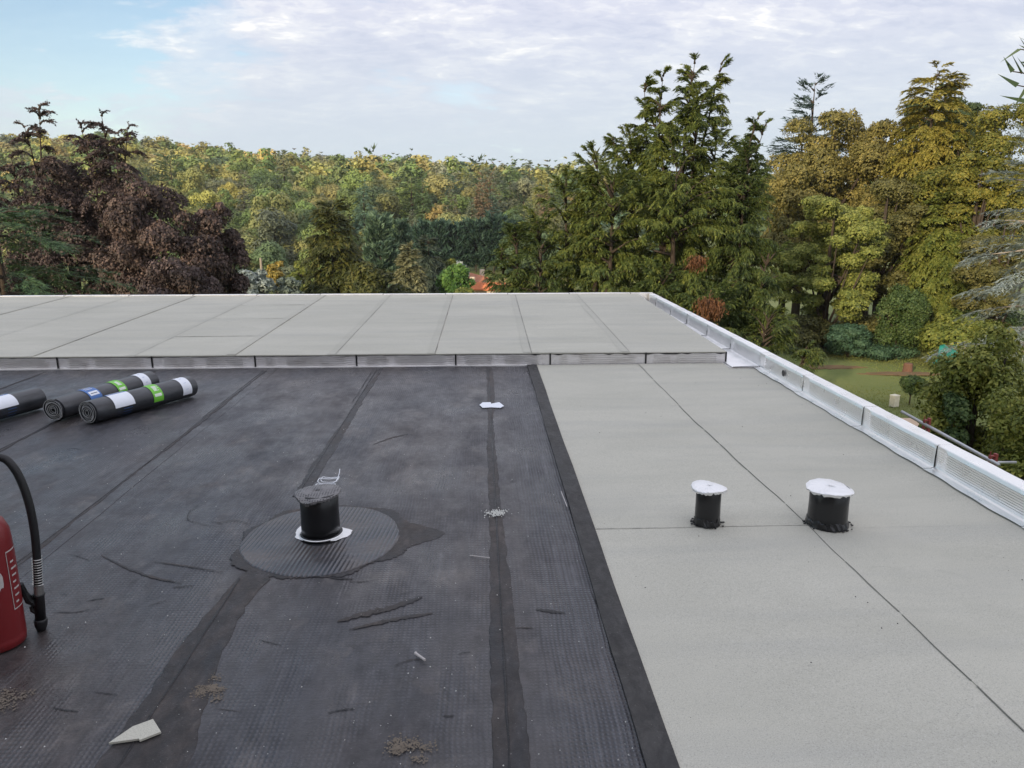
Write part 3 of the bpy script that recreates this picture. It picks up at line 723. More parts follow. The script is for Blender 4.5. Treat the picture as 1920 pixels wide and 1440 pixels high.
# small and large capped pipes in the grey membrane
for cx, by, r, cr, cp, lab, sd_, cc in ((1327, 995, .055, .076, 910, 'slim black vent pipe with foil cap standing on the grey membrane beside the cross seam', 3, -.002),
                               (1552, 1002, .084, .101, 911, 'wide black vent pipe with round foil cap on grey membrane, nearest the foil parapet', 5, -.002)):
    t, xc, yc, h, rr = vent(cx, by, r, cr, cp, lab, True, sd_, cc)
    mb = MB(); n = 44   # torched tar skirt with a ragged edge
    V = [(r * .96 * math.cos(2 * math.pi * k / n), r * .96 * math.sin(2 * math.pi * k / n), .045 + rr.uniform(-.012, .014)) for k in range(n)]
    V += [(r * 1.04 * math.cos(2 * math.pi * k / n), r * 1.04 * math.sin(2 * math.pi * k / n), .032 + rr.uniform(-.008, .006)) for k in range(n)]
    V += [((r * 1.05 + rr.uniform(0, .005)) * math.cos(2 * math.pi * k / n), (r * 1.07 + rr.uniform(0, .009)) * math.sin(2 * math.pi * k / n), .0095) for k in range(n)]
    F = [(i * n + k, i * n + (k + 1) % n, (i + 1) * n + (k + 1) % n, (i + 1) * n + k) for i in range(2) for k in range(n)]
    mk('tar_skirt', V, F, MAT['pipe'], t)
    mb = MB()
    for k in range(26):
        a = rr.uniform(0, 6.28); d = r * 1.08 + rr.uniform(0, .016); s = rr.uniform(.002, .006); x, y = d * math.cos(a), d * math.sin(a)
        mb.box((x - s, y - s * .7, .009), (x + s, y + s * .7, .011 + s * .5))
    mb.build('tar_crumb', MAT['black'], t)['kind'] = 'stuff'
t, xc, yc, h, rr = vent(601, 1021, .081, .097, 919, 'black vent pipe with embossed dark cap on the dark membrane, ringed by round patch', False, 8, -.005)
def blob(name, cx, cy, rx, ry, z0, z1, mat, parent=None, n=70, seed=0, wob=.04, fn=None, inner=None, jag=.35):
    r = random.Random(seed); ph = [r.uniform(0, 6) for _ in range(5)]; V = []; F = []
    for k in range(n):
        a = 2 * math.pi * k / n
        w = 1 + wob * (math.sin(2 * a + ph[0]) + .7 * math.sin(3 * a + ph[1]) + .5 * math.sin(5 * a + ph[2]) + .35 * math.sin(11 * a + ph[3])) + r.uniform(-wob, wob) * jag
        if fn: w *= fn(a)
        V.append((cx + rx * w * math.cos(a), cy + ry * w * math.sin(a), z0))
    for k in range(n): V.append((cx + (V[k][0] - cx) * .985, cy + (V[k][1] - cy) * .985, z1))
    F = [(k, (k + 1) % n, n + (k + 1) % n, n + k) for k in range(n)]
    if inner:
        for k in range(n): a = 2 * math.pi * k / n; V.append((cx + inner * math.cos(a), cy + inner * math.sin(a), z1 + .002))
        F += [(n + k, n + (k + 1) % n, 2 * n + (k + 1) % n, 2 * n + k) for k in range(n)]
    else: F.append(tuple(range(n, 2 * n)))
    return mk(name, V, F, mat, parent)
bx, by = xc - .0, yc
ob = blob('melted_halo', bx + .03, by - .02, .362, .375, .0050, .0066, MAT['seam'], bld, 240, 4, .03, lambda a: 1 + .30 * math.exp(-((a) / .22) ** 2) + .30 * math.exp(-((a - 2 * math.pi) / .22) ** 2) + .10 * math.exp(-((a - 3.9) / .3) ** 2) + .04 * math.sin(9 * a), jag=.55)
def ring_patch():
    m, nt, b, o = new_mat('embossed round patch'); q = NB(nt); c = q.co('world'); sep = q.N('ShaderNodeSeparateXYZ'); q.l.new(c, sep.inputs[0]); X, Y, Z = sep.outputs
    w = q.M('ADD', X, q.M('MULTIPLY', Y, -.10))
    rows = q.M('MULTIPLY_ADD', q.M('SINE', q.M('MULTIPLY', w, 2 * math.pi / .019)), .5, .5)
    mask = q.ramp(q.noise(c, 5, 4, .6), [(.35, .15), (.6, 1.)]); pt = q.M('MULTIPLY', rows, mask)
    base = q.mix(q.ramp(q.noise(c, 6, 5, .6), [(.4, 0.), (.6, 1.)]), (.035, .037, .043), (.055, .047, .043))
    base = q.mix(q.M('MULTIPLY', pt, .5), base, (.12, .125, .145)); q.l.new(base, b.inputs['Base Color']); b.inputs['Roughness'].default_value = .34
    q.l.new(q.bump(q.noise(c, 26, 3), .4, .006, q.bump(pt, .9, .005)), b.inputs['Normal']); return m
blob('round_patch', bx + .01, by - .03, .335, .345, .0072, .0098, ring_patch(), t, 90, 6, .012, inner=.09).location = (-xc, -yc, -.006)
o = blob('foil_ring', 0, .012, .118, .098, .0075, .0090, MAT['foilcap'], t, 40, 9, .09, inner=.09)
mb = MB(); mb.lathe([(.094, .004), (.090, .010), (.084, .016)], 36, wob=lambda a, z: 1 + .02 * math.sin(5 * a)); mb.build('base_collar', MAT['black'], t, True)
mb = MB(); mb.tube([(.0915 * math.cos(a), .0915 * math.sin(a), .012) for a in [R_(185) + R_(170) * k / 20 for k in range(21)]], .003, 5); mb.build('collar_wire', MAT['foilcap'], t)

# rolls of membrane
def mat_roll():
    m, nt, b, o = new_mat('talc dusted black roll'); q = NB(nt); c = q.co()
    n = q.noise(q.mapp(c, (1, 6, 1)), 3.5, 5, .6, .4)
    q.l.new(q.mix(q.ramp(n, [(.4, 0.), (.72, 1.)]), (.020, .021, .024), (.060, .065, .072)), b.inputs['Base Color']); b.inputs['Roughness'].default_value = .36
    q.l.new(q.bump(n, .35, .006), b.inputs['Normal']); return m
MAT['roll'] = mat_roll(); MAT['rolledge'] = simple('pale gritty roll edge', (.36, .36, .35), .9, 0, .2, .5, 40, .002)
MAT['paper'] = simple('white paper band', (.74, .77, .82), .5, 0, .5, .06, 20); MAT['greenband'] = simple('green paper band', (.16, .50, .04), .45, 0, .5, .1, 10)
MAT['blueband'] = simple('blue paper band', (.06, .16, .42), .45, 0, .5, .15, 14); MAT['ink'] = simple('dark print', (.05, .06, .09), .6)
MAT['whiteprint'] = simple('white print', (.75, .85, .70), .6)
def roll(pa, pb, label, bands, seed, r=.083, squash=.9, L=1.0):
    """pa -> pb: the axis on the roof, the spiral end shows at pa"""
    a = Vector((pa[0], pa[1], 0)); L = (Vector((pb[0], pb[1], 0)) - a).length * 1.05; d = (Vector((pb[0], pb[1], 0)) - a).normalized(); ang = math.atan2(d.y, d.x)
    t = empty('membrane_roll', (a.x, a.y, .010 + r * squash), label, 'roofing roll', 'rolls of roofing membrane lying on the roof', ang)
    rr = random.Random(seed)
    # local: x along the roll, spiral in y,z
    turns = 7.2; n = int(turns * 26); th = .0042; V = []; F = []; fm = []
    def rad(k):
        f = k / n; return .017 + (r - .017) * f
    ph = [rr.uniform(0, 6) for _ in range(4)]
    st = 9
    for k in range(n + 1):
        an = -2 * math.pi * turns * (1 - k / n) + 1.75
        q_ = rad(k) * (1 + .05 * math.sin(3 * an + ph[0]) * (1 - k / n) + .035 * math.sin(an * 1.37 + ph[1]) * (k < n * .85))
        for s in range(2):
            rq = q_ - th * s
            y, z = rq * math.cos(an) * 1.04, rq * math.sin(an) * squash
            if z < -r * squash * .93: z = -r * squash * .93 - (z + r * squash * .93) * .0
            tel = .006 * math.sin(k * .19 + ph[2]) * (k < n * .9)
            V += [(tel + L * 0, y, z), (L + tel, y, z)]
    for k in range(n):
        o_ = k * 4; p = o_ + 4
        F += [(o_, o_ + 1, p + 1, p), (o_ + 2, p + 2, p + 3, o_ + 3), (o_, p, p + 2, o_ + 2), (o_ + 1, o_ + 3, p + 3, p + 1)]; fm += [0, 0, 1, 1]
    ends = [(0, 1, 3, 2), (n * 4, n * 4 + 2, n * 4 + 3, n * 4 + 1)]; F += ends; fm += [1, 1]
    mk('rolled_sheet', V, F, [MAT['roll'], MAT['rolledge']], t, fm)
    # hidden core keeps light from passing between the turns
    mb = MB(); mb.tube([(.05, 0, 0), (L - .015, 0, 0)], r * .88, 24); c = mb.build('roll_core', MAT['roll'], t, True); c.scale = (1, 1, squash)
    # smooth outer skin
    V = []; F = []; m_ = 48; nl = 24
    for j in range(nl + 1):
        x = .012 + (L - .018) * j / nl
        for k in range(m_):
            an = 2 * math.pi * k / m_; w = 1 + .010 * math.sin(2 * an + x * 4 + ph[3]) + .006 * math.sin(x * 19 + an * 3); q_ = (r + .0012) * w * (.985 if j in (0, nl) else 1)
            V.append((x, q_ * 1.04 * math.cos(an), max(q_ * math.sin(an) * squash, -r * squash * .96)))
    for j in range(nl):
        for k in range(m_): F.append((j * m_ + k, j * m_ + (k + 1) % m_, (j + 1) * m_ + (k + 1) % m_, (j + 1) * m_ + k))
    mk('outer_wrap', V, F, MAT['roll'], t, smooth=True)
    def patch(name, x0, x1, a0, a1, mat, lift=.0035, par=None, skew=0):
        V = []; F = []; n1 = 20; n2 = 4
        for k in range(n1 + 1):
            an = R_(a0 + (a1 - a0) * k / n1)
            for j in range(n2 + 1):
                x = x0 + (x1 - x0) * j / n2 + skew * (k / n1); w = 1 + .010 * math.sin(2 * an + x * 4 + ph[3]) + .006 * math.sin(x * 19 + an * 3); q_ = (r + .0012) * w + lift
                V.append((x, q_ * 1.04 * math.cos(an), q_ * math.sin(an) * squash))
        for k in range(n1):
            for j in range(n2): F.append((k * (n2 + 1) + j, k * (n2 + 1) + j + 1, (k + 1) * (n2 + 1) + j + 1, (k + 1) * (n2 + 1) + j))
        return mk(name, V, F, mat, par or t, smooth=True)
    for (x0, x1, a0, a1, kind) in bands:
        if kind == 'green':
            b = patch('green_band', x0, x1, a0, a1, MAT['greenband'])
            patch('paper_tag', x0 + .012, x1 - .012, a0 + (a1 - a0) * .20, a0 + (a1 - a0) * .31, MAT['whiteprint'], .0045, b)
            for k in range(8):
                aa = a0 + (a1 - a0) * (.44 + .030 * k); h_ = rr.uniform(.3, .62)
                patch('printed_letter', x0 + (x1 - x0) * .30, x0 + (x1 - x0) * (.30 + h_), aa, aa + 3.2, MAT['whiteprint'], .0045, b)
        elif kind == 'white':
            b = patch('white_band', x0, x1, a0, a1, MAT['paper'])
            for k in range(3): patch('printed_mark', x0 + (x1 - x0) * .35, x0 + (x1 - x0) * .6, a0 + (a1 - a0) * (.22 + .24 * k), a0 + (a1 - a0) * (.24 + .24 * k) + 4, MAT['blueband'], .0045, b)
        elif kind == 'label':
            b = patch('white_label', x0, x1, a0, a1, MAT['paper'])
            for k in range(6): patch('printed_line', x0 + (x1 - x0) * .10, x0 + (x1 - x0) * (.14 + .10 * (k % 3)), a0 + 6 + 10 * k, a0 + 10 + 10 * k, MAT['ink'], .0045, b)
            for k in range(4): patch('printed_line', x0 + (x1 - x0) * .40, x0 + (x1 - x0) * .85, a0 + 10 + 16 * k, a0 + 12 + 16 * k, MAT['blueband'], .0045, b)
        elif kind == 'blue':
            b = patch('blue_label', x0, x1, a0, a1, MAT['blueband'])
            patch('paper_tag', x0 + .012, x1 - .012, a0 + (a1 - a0) * .26, a0 + (a1 - a0) * .46, MAT['paper'], .0045, b)
            patch('printed_line', x0 + .022, x1 - .022, a0 + (a1 - a0) * .34, a0 + (a1 - a0) * .37, MAT['ink'], .0055, b)
            for k in range(4): patch('printed_line', x0 + .02, x1 - .02, a0 + (a1 - a0) * (.6 + .09 * k), a0 + (a1 - a0) * (.63 + .09 * k), MAT['paper'], .0055, b)
    return t
ra, rb = G(164, 775, .08), G(348, 727, .08)
# local +y is to the left of the roll's direction; angles: 90 top, -90..0 towards the camera (local -y = 270/-90 side)
t1 = roll(ra, rb, 'front black membrane roll with white label, green band and white band, spiral end showing', [(.14, .29, 178, 95, 'label'), (.14, .29, 94, 62, 'blue'), (.44, .52, 200, 60, 'green'), (.69, .77, 205, 60, 'white')], 3)
rc, rd = G(100, 770, .08), G(275, 717, .08)
t2 = roll(rc, rd, 'black membrane roll with blue label lying behind the front roll, touching it', [(.23, .33, 180, 60, 'blue'), (.48, .56, 190, 60, 'green'), (.72, .80, 190, 60, 'white')], 7)
re_, rf = G(60, 750, .08), G(0, 766, .08)
d = Vector((re_[0] - rf[0], re_[1] - rf[1])).normalized(); re2 = (re_[0] - d.x * .97, re_[1] - d.y * .97)
t3 = roll(re2, re_, 'membrane roll cut by the left edge of the photo, grey blue with white label', [(.66, .80, 170, 95, 'label'), (.66, .80, 94, 60, 'blue'), (.38, .47, 205, 60, 'green')], 12)

# fire extinguisher with hose
RED = simple('red enamel', (.17, .012, .014), .42, 0, .5, .12, 5, .0008)
RUB = simple('black rubber hose', (.012, .012, .013), .5, 0, .4, .3, 30)
BRASS = simple('dull brass', (.35, .22, .10), .4, .8, .5, .3, 30); STEEL = simple('scuffed steel ring', (.42, .41, .39), .35, .9, .5, .3, 50)
ex, ey = G(8, 1222); ey += .02
ext = empty('fire_extinguisher', (ex - .036, ey + .02, .006), 'red fire extinguisher standing at the left edge with its black hose hanging down', 'fire extinguisher')
eh = .445
mb = MB(); rE = .078
mb.lathe([(rE * .86, 0), (rE * .97, .006), (rE, .03), (rE * .985, .035), (rE, .042), (rE, eh * .80), (rE * .97, eh * .88), (rE * .82, eh * .95), (rE * .52, eh * .99), (rE * .30, eh * 1.0)], 40); mb.build('body', RED, ext, True)
mb = MB(); mb.lathe([(.028, eh - .002), (.030, eh + .015), (.022, eh + .02), (.022, eh + .045)], 20); mb.build('valve', RUB, ext, True)
mb = MB(); mb.lathe([(.017, eh + .045), (.02, eh + .05), (.016, eh + .062), (.011, eh + .075)], 12); mb.build('valve_nut', BRASS, ext)
mb = MB(); mb.tube([(-.03, 0, eh + .05), (.0, .0, eh + .075), (-.10, -.02, eh + .10)], .008, 6); mb.build('handle', RUB, ext)
def ext_patch(name, a0, a1, z0, z1, mat, lift=.0012, n=10, parent=None, ragged=0):
    r = random.Random(4); V = []; F = []
    for k in range(n + 1):
        a = R_(a0 + (a1 - a0) * k / n); j = r.uniform(-ragged, ragged)
        e = math.sqrt(max(0, 1 - ((k / n - .5) * 2) ** 2)) if ragged else 1
        zm = (z0 + z1) / 2; hh = (z1 - z0) / 2 * (.45 + .55 * e)
        V += [((rE + lift) * math.cos(a), (rE + lift) * math.sin(a), zm - hh + j), ((rE + lift) * math.cos(a), (rE + lift) * math.sin(a), zm + hh + j * .5)]
    for k in range(n): F.append((2 * k, 2 * k + 2, 2 * k + 3, 2 * k + 1))
    return mk(name, V, F, mat, parent or ext)
MAT['sticker'] = simple('worn white sticker', (.45, .42, .40), .5, 0, .4, .15, 60)
ext_patch('torn_sticker', -47, -29, .215, .272, MAT['sticker'], ragged=.005)
lp = ext_patch('instruction_label', -14, 60, .13, .33, MAT['sticker'], .0010)
ext_patch('label_field', -12.5, 57, .134, .326, RED, .0014, parent=lp)
for k in range(7): ext_patch('printed_line', -6, 4 + (k * 5) % 14, .15 + .023 * k, .156 + .023 * k, MAT['sticker'], .0018, parent=lp)
# hose: from the valve up and over, hanging to the nozzle beside the body
HY = ey + .10
hp = [AtY(-70, 925, ey + .02), AtY(-50, 880, ey + .05), AtY(-22, 862, HY - .02), AtY(6, 859, HY), AtY(28, 880, HY), AtY(45, 915, HY), AtY(57, 955, HY), AtY(65, 1000, HY), AtY(69, 1045, HY), AtY(71, 1075, HY), AtY(72, 1112, HY)]
def smooth_path(P, n=6):
    out = []
    for i in range(len(P) - 1):
        p0, p1, p2, p3 = P[max(i - 1, 0)], P[i], P[i + 1], P[min(i + 2, len(P) - 1)]
        for k in range(n):
            t = k / n; out.append(.5 * ((2 * p1) + (p2 - p0) * t + (2 * p0 - 5 * p1 + 4 * p2 - p3) * t * t + (3 * p1 - p0 - 3 * p2 + p3) * t ** 3))
    out.append(P[-1]); return out
inv = ext.location
def loc(P): return [p - inv for p in P]
mb = MB(); mb.tube(loc(smooth_path(hp)), .0125, 12); mb.build('hose', RUB, ext, True)
mb = MB(); sp = []
a_, b_ = AtY(69, 1044, HY), AtY(71.5, 1096, HY)
for k in range(11 * 12 + 1):
    t_ = k / (11 * 12); c_ = a_.lerp(b_, t_); an = 2 * math.pi * k / 12; sp.append(c_ + Vector((.0145 * math.cos(an), .0145 * math.sin(an), 0)) - inv)
mb.tube(sp, .0016, 5); mb.build('hose_spring', STEEL, ext)
c0 = AtY(72, 1097, HY); c1 = AtY(73, 1113, HY); mb = MB(); mb.tube(loc([c0, c1]), .0150, 16); mb.build('hose_ferrule', STEEL, ext)
g0, g1, g2 = AtY(73, 1113, HY), AtY(76, 1160, HY), AtY(78, 1182, HY)
mb = MB(); mb.tube(loc([g0, AtY(73.2, 1115, HY), AtY(73.5, 1118, HY), g1]), [.0185, .0185, .0155, .0165], 14); mb.tube(loc([g1, AtY(76.3, 1163, HY), AtY(77, 1172, HY), g2]), [.0195, .0205, .019, .013], 14); mb.build('nozzle', RUB, ext, True)
mb = MB(); mb.tube(loc([g2 - Vector((0, 0, .0)), AtY(79, 1189, HY)]), .0115, 14); mb.build('nozzle_tip', MAT['sticker'], ext)
mb = MB()
lv = [AtY(38, 1095, HY - .03), AtY(46, 1112, HY - .02), AtY(55, 1126, HY - .01), AtY(68, 1132, HY)]
mb.tube(loc(lv), [.009, .010, .013, .012], 8); mb.tube(loc([AtY(56, 1118, HY - .01), AtY(64, 1120, HY), AtY(72, 1122, HY)]), .006, 6)
mb.tube(loc([AtY(58, 1136, HY), AtY(62, 1142, HY), AtY(74, 1150, HY)]), [.006, .011, .010], 8); mb.build('trigger', RUB, ext)

# loose bits
o = MB(); o.prism([G(205, 1402), G(262, 1394), G(263, 1397), G(303, 1381), G(288, 1357), G(250, 1371)], .0095, .0155); pc = o.build('membrane_offcut', MAT['grey']); tag(pc, 'pale grey wedge shaped offcut of mineral membrane lying on the dark sheet', 'offcut')
MAT['wire'] = simple('white coated wire', (.75, .77, .80), .4, 0, .5, .1)
w0 = AtY(608, 893, 3.62)
t = empty('wire_coil', (w0.x, 3.66, .014), 'small bundle of bent white wire loops lying behind the left vent pipe', 'wire')
for k, (yy, ww) in enumerate(((-.035, .048), (.02, .047), (.065, .044))):
    P = []
    for i in range(25):
        a = 2 * math.pi * i / 24; ca, sa = math.cos(a), math.sin(a)
        P.append((ww * abs(ca) ** .35 * (1 if ca > 0 else -1) + .003 * k, yy + .034 * abs(sa) ** .5 * (1 if sa > 0 else -1), .006 + .010 * (k == 1) + .01 * abs(ca)))
    mb = MB(); mb.tube(P, .0022, 5); mb.build('wire_loop', MAT['wire'], t)
mb = MB(); mb.tube([(.046, .03, .01), (.05, .09, .035), (.047, .125, .045)], .0018, 5); mb.build('wire_tail', MAT['wire'], t)
p = [G(899, 762), G(905, 757.5), G(920, 757), G(921, 760), G(936, 757), G(945, 764), G(938, 767.5), G(921, 766.5), G(905, 767.5)]
mb = MB(); mb.prism(p, .009, .0125); o = mb.build('foil_scrap', MAT['paper']); tag(o, 'bow tie shaped pale foil scrap stuck on the central dark seam', 'scrap')
g = G(787, 1238); v = Vector((*G(797, 1245), 0)) - Vector((*G(779, 1232), 0))
mb = MB(); a = Vector((*G(779, 1232), .014)); bb = a + v; mb.tube([a, a.lerp(bb, .15), bb], [.006, .0042, .0042], 8); o = mb.build('wall_plug', MAT['sticker']); tag(o, 'small pale screw shank dropped on the dark membrane, lower middle', 'screw')
for (pxs, z, nm, lab) in (([(1052, 928), (1063, 957)], .018, 'white_sliver', 'thin white sliver on the dark strip beside the grey sheet'), ([(881, 1046), (918, 1051)], .011, 'straw', 'thin pale straw lying across the central seam')):
    mb = MB(); mb.tube([(*G(*pxs[0]), z), (*G(*pxs[1]), z + .001)], .0022, 5); o = mb.build(nm, MAT['sticker']); tag(o, lab, nm.replace('_', ' '))
# speckles
def specks(name, pts, mat, label, cat, z=.010):
    mb = MB(); r = random.Random(len(pts))
    for x, y, s in pts:
        a = r.uniform(0, 6.28)
        mb.add([(x + s * math.cos(a + k * 2.09), y + s * math.sin(a + k * 2.09), z) for k in range(3)] + [(x, y, z + s * 1.1)], [(0, 1, 3), (1, 2, 3), (2, 0, 3)])
    o = mb.build(name, mat); return tag(o, label, cat, kind='stuff')
r = random.Random(21)
GR = simple('pale mineral grit', (.62, .62, .58), .8)
specks('spilled_grit', [(r.uniform(-2.6, .40), 1.5 + 3.2 * r.random() ** 1.6, r.choice([.0014, .0018, .0022, .003])) for _ in range(520)], GR, 'pale mineral grit sprinkled over the dark membrane', 'grit', .009)
cx, cy = G(931, 966); specks('grit_pile', [(cx + r.gauss(0, .022), cy + r.gauss(0, .018), r.uniform(.002, .005)) for _ in range(260)], GR, 'splash of pale grit on the central seam, beyond the left pipe', 'grit', .011)
DK = simple('dark tar crumbs', (.02, .02, .02), .6)
specks('dark_crumbs', [(r.uniform(.52, 2.3), 1.6 + 5 * r.random() ** 1.3, r.choice([.0016, .002, .0035])) for _ in range(70)], DK, 'few dark crumbs scattered over the grey membrane', 'crumbs', .017)
TAN = simple('dried tan mud', (.150, .125, .098), .9, 0, .2, .3, 30)
for i, (px, py, sx_, sy_, n_) in enumerate(((385, 1296, .036, .036, 300), (748, 1402, .04, .034, 340), (12, 1318, .05, .05, 260))):
    cx, cy = G(px, py); pts = []
    for c in range(9):
        qx, qy = cx + r.gauss(0, sx_ * .6), cy + r.gauss(0, sy_ * .6)
        pts += [(qx + r.gauss(0, sx_ * .33), qy + r.gauss(0, sy_ * .3), r.choice([.0009, .0012, .0016, .0024, .0034])) for _ in range(n_ // 4)]
    mb = MB()
    for x, y, s in pts:
        zz_ = .0068 + r.random() * .0009; k_ = r.randint(4, 6); a0 = r.uniform(0, 6); mb.add([(x + s * r.uniform(.6, 1.3) * math.cos(a0 + k * 6.28 / k_), y + s * r.uniform(.6, 1.3) * math.sin(a0 + k * 6.28 / k_), zz_ ) for k in range(k_)], [tuple(range(k_))])
    o = mb.build('dried_mud', TAN); tag(o, ['tan dried mud splash right of the wide melted seam', 'tan dried mud splash at the bottom middle of the dark sheet', 'tan dried mud splash in the lower left corner'][i], 'mud', kind='stuff')
# tar smears
def smear(pts, w, seed, mat='seam', z=.0056, name='tar_smear'):
    P = [Vector((*G(*p), 0)) for p in pts]; P = smooth_path(P, 8); r = random.Random(seed); V = []; F = []; n = len(P)
    for i, p in enumerate(P):
        d = (P[min(i + 1, n - 1)] - P[max(i - 1, 0)]).normalized(); s = Vector((-d.y, d.x, 0)); f = math.sin(math.pi * (i + .3) / (n - .4)) ** .6
        a, b = w * f * r.uniform(.4, 1.1), w * f * r.uniform(.4, 1.1); V += [(p.x + s.x * a, p.y + s.y * a, z), (p.x - s.x * b, p.y - s.y * b, z)]
    for i in range(n - 1): F.append((2 * i, 2 * i + 1, 2 * i + 3, 2 * i + 2))
    return mk(name, V, F, MAT[mat], bld)
smear([(632, 1168), (690, 1152), (740, 1140), (792, 1121)], .024, 1); smear([(655, 1183), (720, 1168), (760, 1160), (812, 1152)], .014, 2)
smear([(390, 938), (358, 958), (353, 975), (375, 983), (425, 992)], .0022, 3, 'black'); smear([(395, 984), (440, 978), (470, 984)], .003, 4)
smear([(190, 1043), (240, 1068), (290, 1085), (342, 1096)], .008, 5); smear([(288, 1055), (340, 1062), (420, 1075)], .005, 6)
smear([(618, 1085), (640, 1087), (664, 1088)], .008, 7); smear([(100, 1150), (140, 1150), (168, 1145)], .004, 8)
smear([(1005, 1145), (1030, 1148), (1060, 1152)], .012, 9, 'black')
smear([(700, 835), (735, 822), (765, 815)], .010, 10); smear([(800, 1240), (770, 1240), (740, 1250)], .003, 11)

rs2 = random.Random(44)
for i in range(34):
    px_ = rs2.uniform(60, 960); py_ = 720 + 640 * rs2.random() ** 1.2; ln = rs2.uniform(12, 46) * (.5 + (py_ - 700) / 700); an = rs2.uniform(-.35, .35)
    smear([(px_, py_), (px_ + ln * .5, py_ + ln * .5 * math.sin(an) + rs2.uniform(-2, 2)), (px_ + ln, py_ + ln * math.sin(an))], rs2.uniform(.0012, .0045), 60 + i, rs2.choice(['seam', 'black']), .0055, 'scuff_mark')
# scaffold rail outside the parapet
GALV = simple('galvanised tube', (.42, .43, .44), .42, .7, .5, .2, 12); REDP = simple('faded red steel', (.24, .045, .04), .55, 0, .4, .25, 20)
SX_ = 3.05
def AtX(px, py, X):
    r_ = ray(px, py); t_ = X / r_.x; return Vector((X, r_.y * t_, CAM_H + r_.z * t_))
s0, s1 = AtX(1691, 772, SX_), AtX(1873, 872, SX_)
sc_ = empty('scaffold_rail', (SX_, s1.y, s1.z), 'galvanised guard rail on red brackets outside the foil parapet', 'scaffold')
off_ = sc_.location
mb = MB(); mb.tube([s0 - off_, s1 - off_], .011, 12); mb.build('rail_tube', GALV, sc_, True)
s2, s3 = AtY(1815, 867, s1.y + .35), AtY(1905, 867, s1.y + .35); mb = MB(); mb.tube([s2 - off_, s3 - off_], .009, 10); mb.build('rail_tube', GALV, sc_, True)
for (px, py) in ((1738, 796), (1862, 864)):
    c = AtX(px, py, SX_ + .02) - off_; w = .012
    b_ = empty('bracket', c, parent=sc_)
    mb = MB(); mb.box((.004, -.012, -2.2), (.020, .012, .045)); mb.build('bracket_post', REDP, b_)
    mb = MB(); mb.box((-.026, -.010, -.030), (-.018, .010, .035)); mb.box((-.018, -.010, .026), (.004, .010, .034)); mb.build('bracket_hook', REDP, b_)
    mb = MB(); mb.tube([(-.022, .0, .03), (-.022, .0, .06)], .003, 6); mb.build('bracket_pin', REDP, b_)

# ------------------------------------------------------------------ near trees
def XZ(px, py, Y): p = AtY(px, py, Y); return p.x, p.z
def base(px, Y, py=450):
    x = AtY(px, py, Y).x; return x, Y, float(gz(x, Y))
def hgt(px, py, Y, b=None):
    x, z = XZ(px, py, Y); return z - (float(gz(x, Y)) if b is None else b)
S = lambda px, Y: px / 1459.0 * Y          # pixels to metres at depth Y
YEW = leaf_mat('yew foliage', (.024, .044, .013), (.085, .112, .022), (.17, .18, .036), scale=1.1, gain=1.18)
YEWD = leaf_mat('dark yew foliage', (.018, .036, .012), (.055, .080, .019), (.12, .14, .03), scale=1.1, gain=1.18)
DEAD = leaf_mat('rust dead foliage', (.06, .028, .014), (.15, .068, .030), (.25, .12, .055), scale=4, gain=1.0)

def yew(seed, px, Y, leaders, nb, nt, k, label, mat, name='yew_tree', cat='yew tree', **kw):
    rng = np.random.default_rng(seed); bx_, by_, bz = base(px, Y)
    Ls_ = []
    for (lpx, lpy, dY, Rpx, leanpx, z0) in leaders:
        x, z = XZ(lpx, lpy, Y + dY); Ls_.append((x - bx_ - S(leanpx, Y), dY, z - bz, S(Rpx, Y), S(leanpx, Y), 0, z0))
    VL = conifer(rng, 10, 3, nb=nb, nt=nt, k=k, leaders=Ls_, **kw)
    return tree(name, label, cat, (bx_, by_, bz), VL, mat, rng)
yk = dict(rise=.40, sag=.46, droop=.95, tw=.66, lc=.17, wc=.050, power=.46, taper_min=.06, tb=1.0, jitter=.55, hang=.5, tip=1.7)
yew(1, 1275, 30, [(1208, 158, .3, 38, -10, 6.5), (1243, 140, -.6, 40, 6, 6.0), (1303, 116, 0, 42, 16, 6.0), (1353, 118, .6, 40, 30, 6.5), (1230, 205, .2, 85, -8, 2.5), (1310, 185, -.2, 95, 8, 2.0), (1180, 262, .5, 90, -22, 1.2), (1270, 290, -1.6, 165, 0, .3), (1345, 250, .4, 90, 10, 1.5), (1150, 262, .2, 30, -20, 7)], 660, 34, 9,
    'tallest dark green yew with two thin curved leaders rising above the far parapet corner', YEW, **yk)
yew(2, 1395, 29, [(1422, 220, 0, 32, 34, 5.5), (1436, 234, .4, 30, 34, 5.5), (1405, 285, -.6, 75, 10, .6), (1385, 330, -.2, 85, 0, .4), (1440, 480, -1, 80, 20, .1)], 340, 32, 8,
    'dark yew right of the tallest yew, its tip leaning right over the parapet', YEWD, **yk)
yew(3, 1110, 29, [(1120, 296, 0, 95, -6, .5), (1060, 345, .4, 95, -6, .5), (1150, 345, -.8, 120, 0, .3), (1010, 420, 0, 85, -12, .3)], 380, 32, 8,
    'broad yew with pale bare twigs left of the tallest yew', YEW, **yk)
yew(4, 975, 28, [(968, 436, 0, 62, -6, .3), (940, 470, .3, 52, -8, .3), (1015, 462, -.4, 75, 4, .3)], 180, 28, 7,
    'low dark yew beside the orange roofed house, leftmost of the yews', YEWD, **yk)
yew(5, 1330, 26.5, [(1330, 560, 0, 110, 0, .1), (1440, 600, .3, 90, 10, .1), (1240, 520, .3, 90, -10, .1), (1510, 655, 1.0, 60, 6, .1)], 280, 28, 7,
    'low spreading yew skirting the back of the parapet in front of the taller yews', YEWD, **yk)
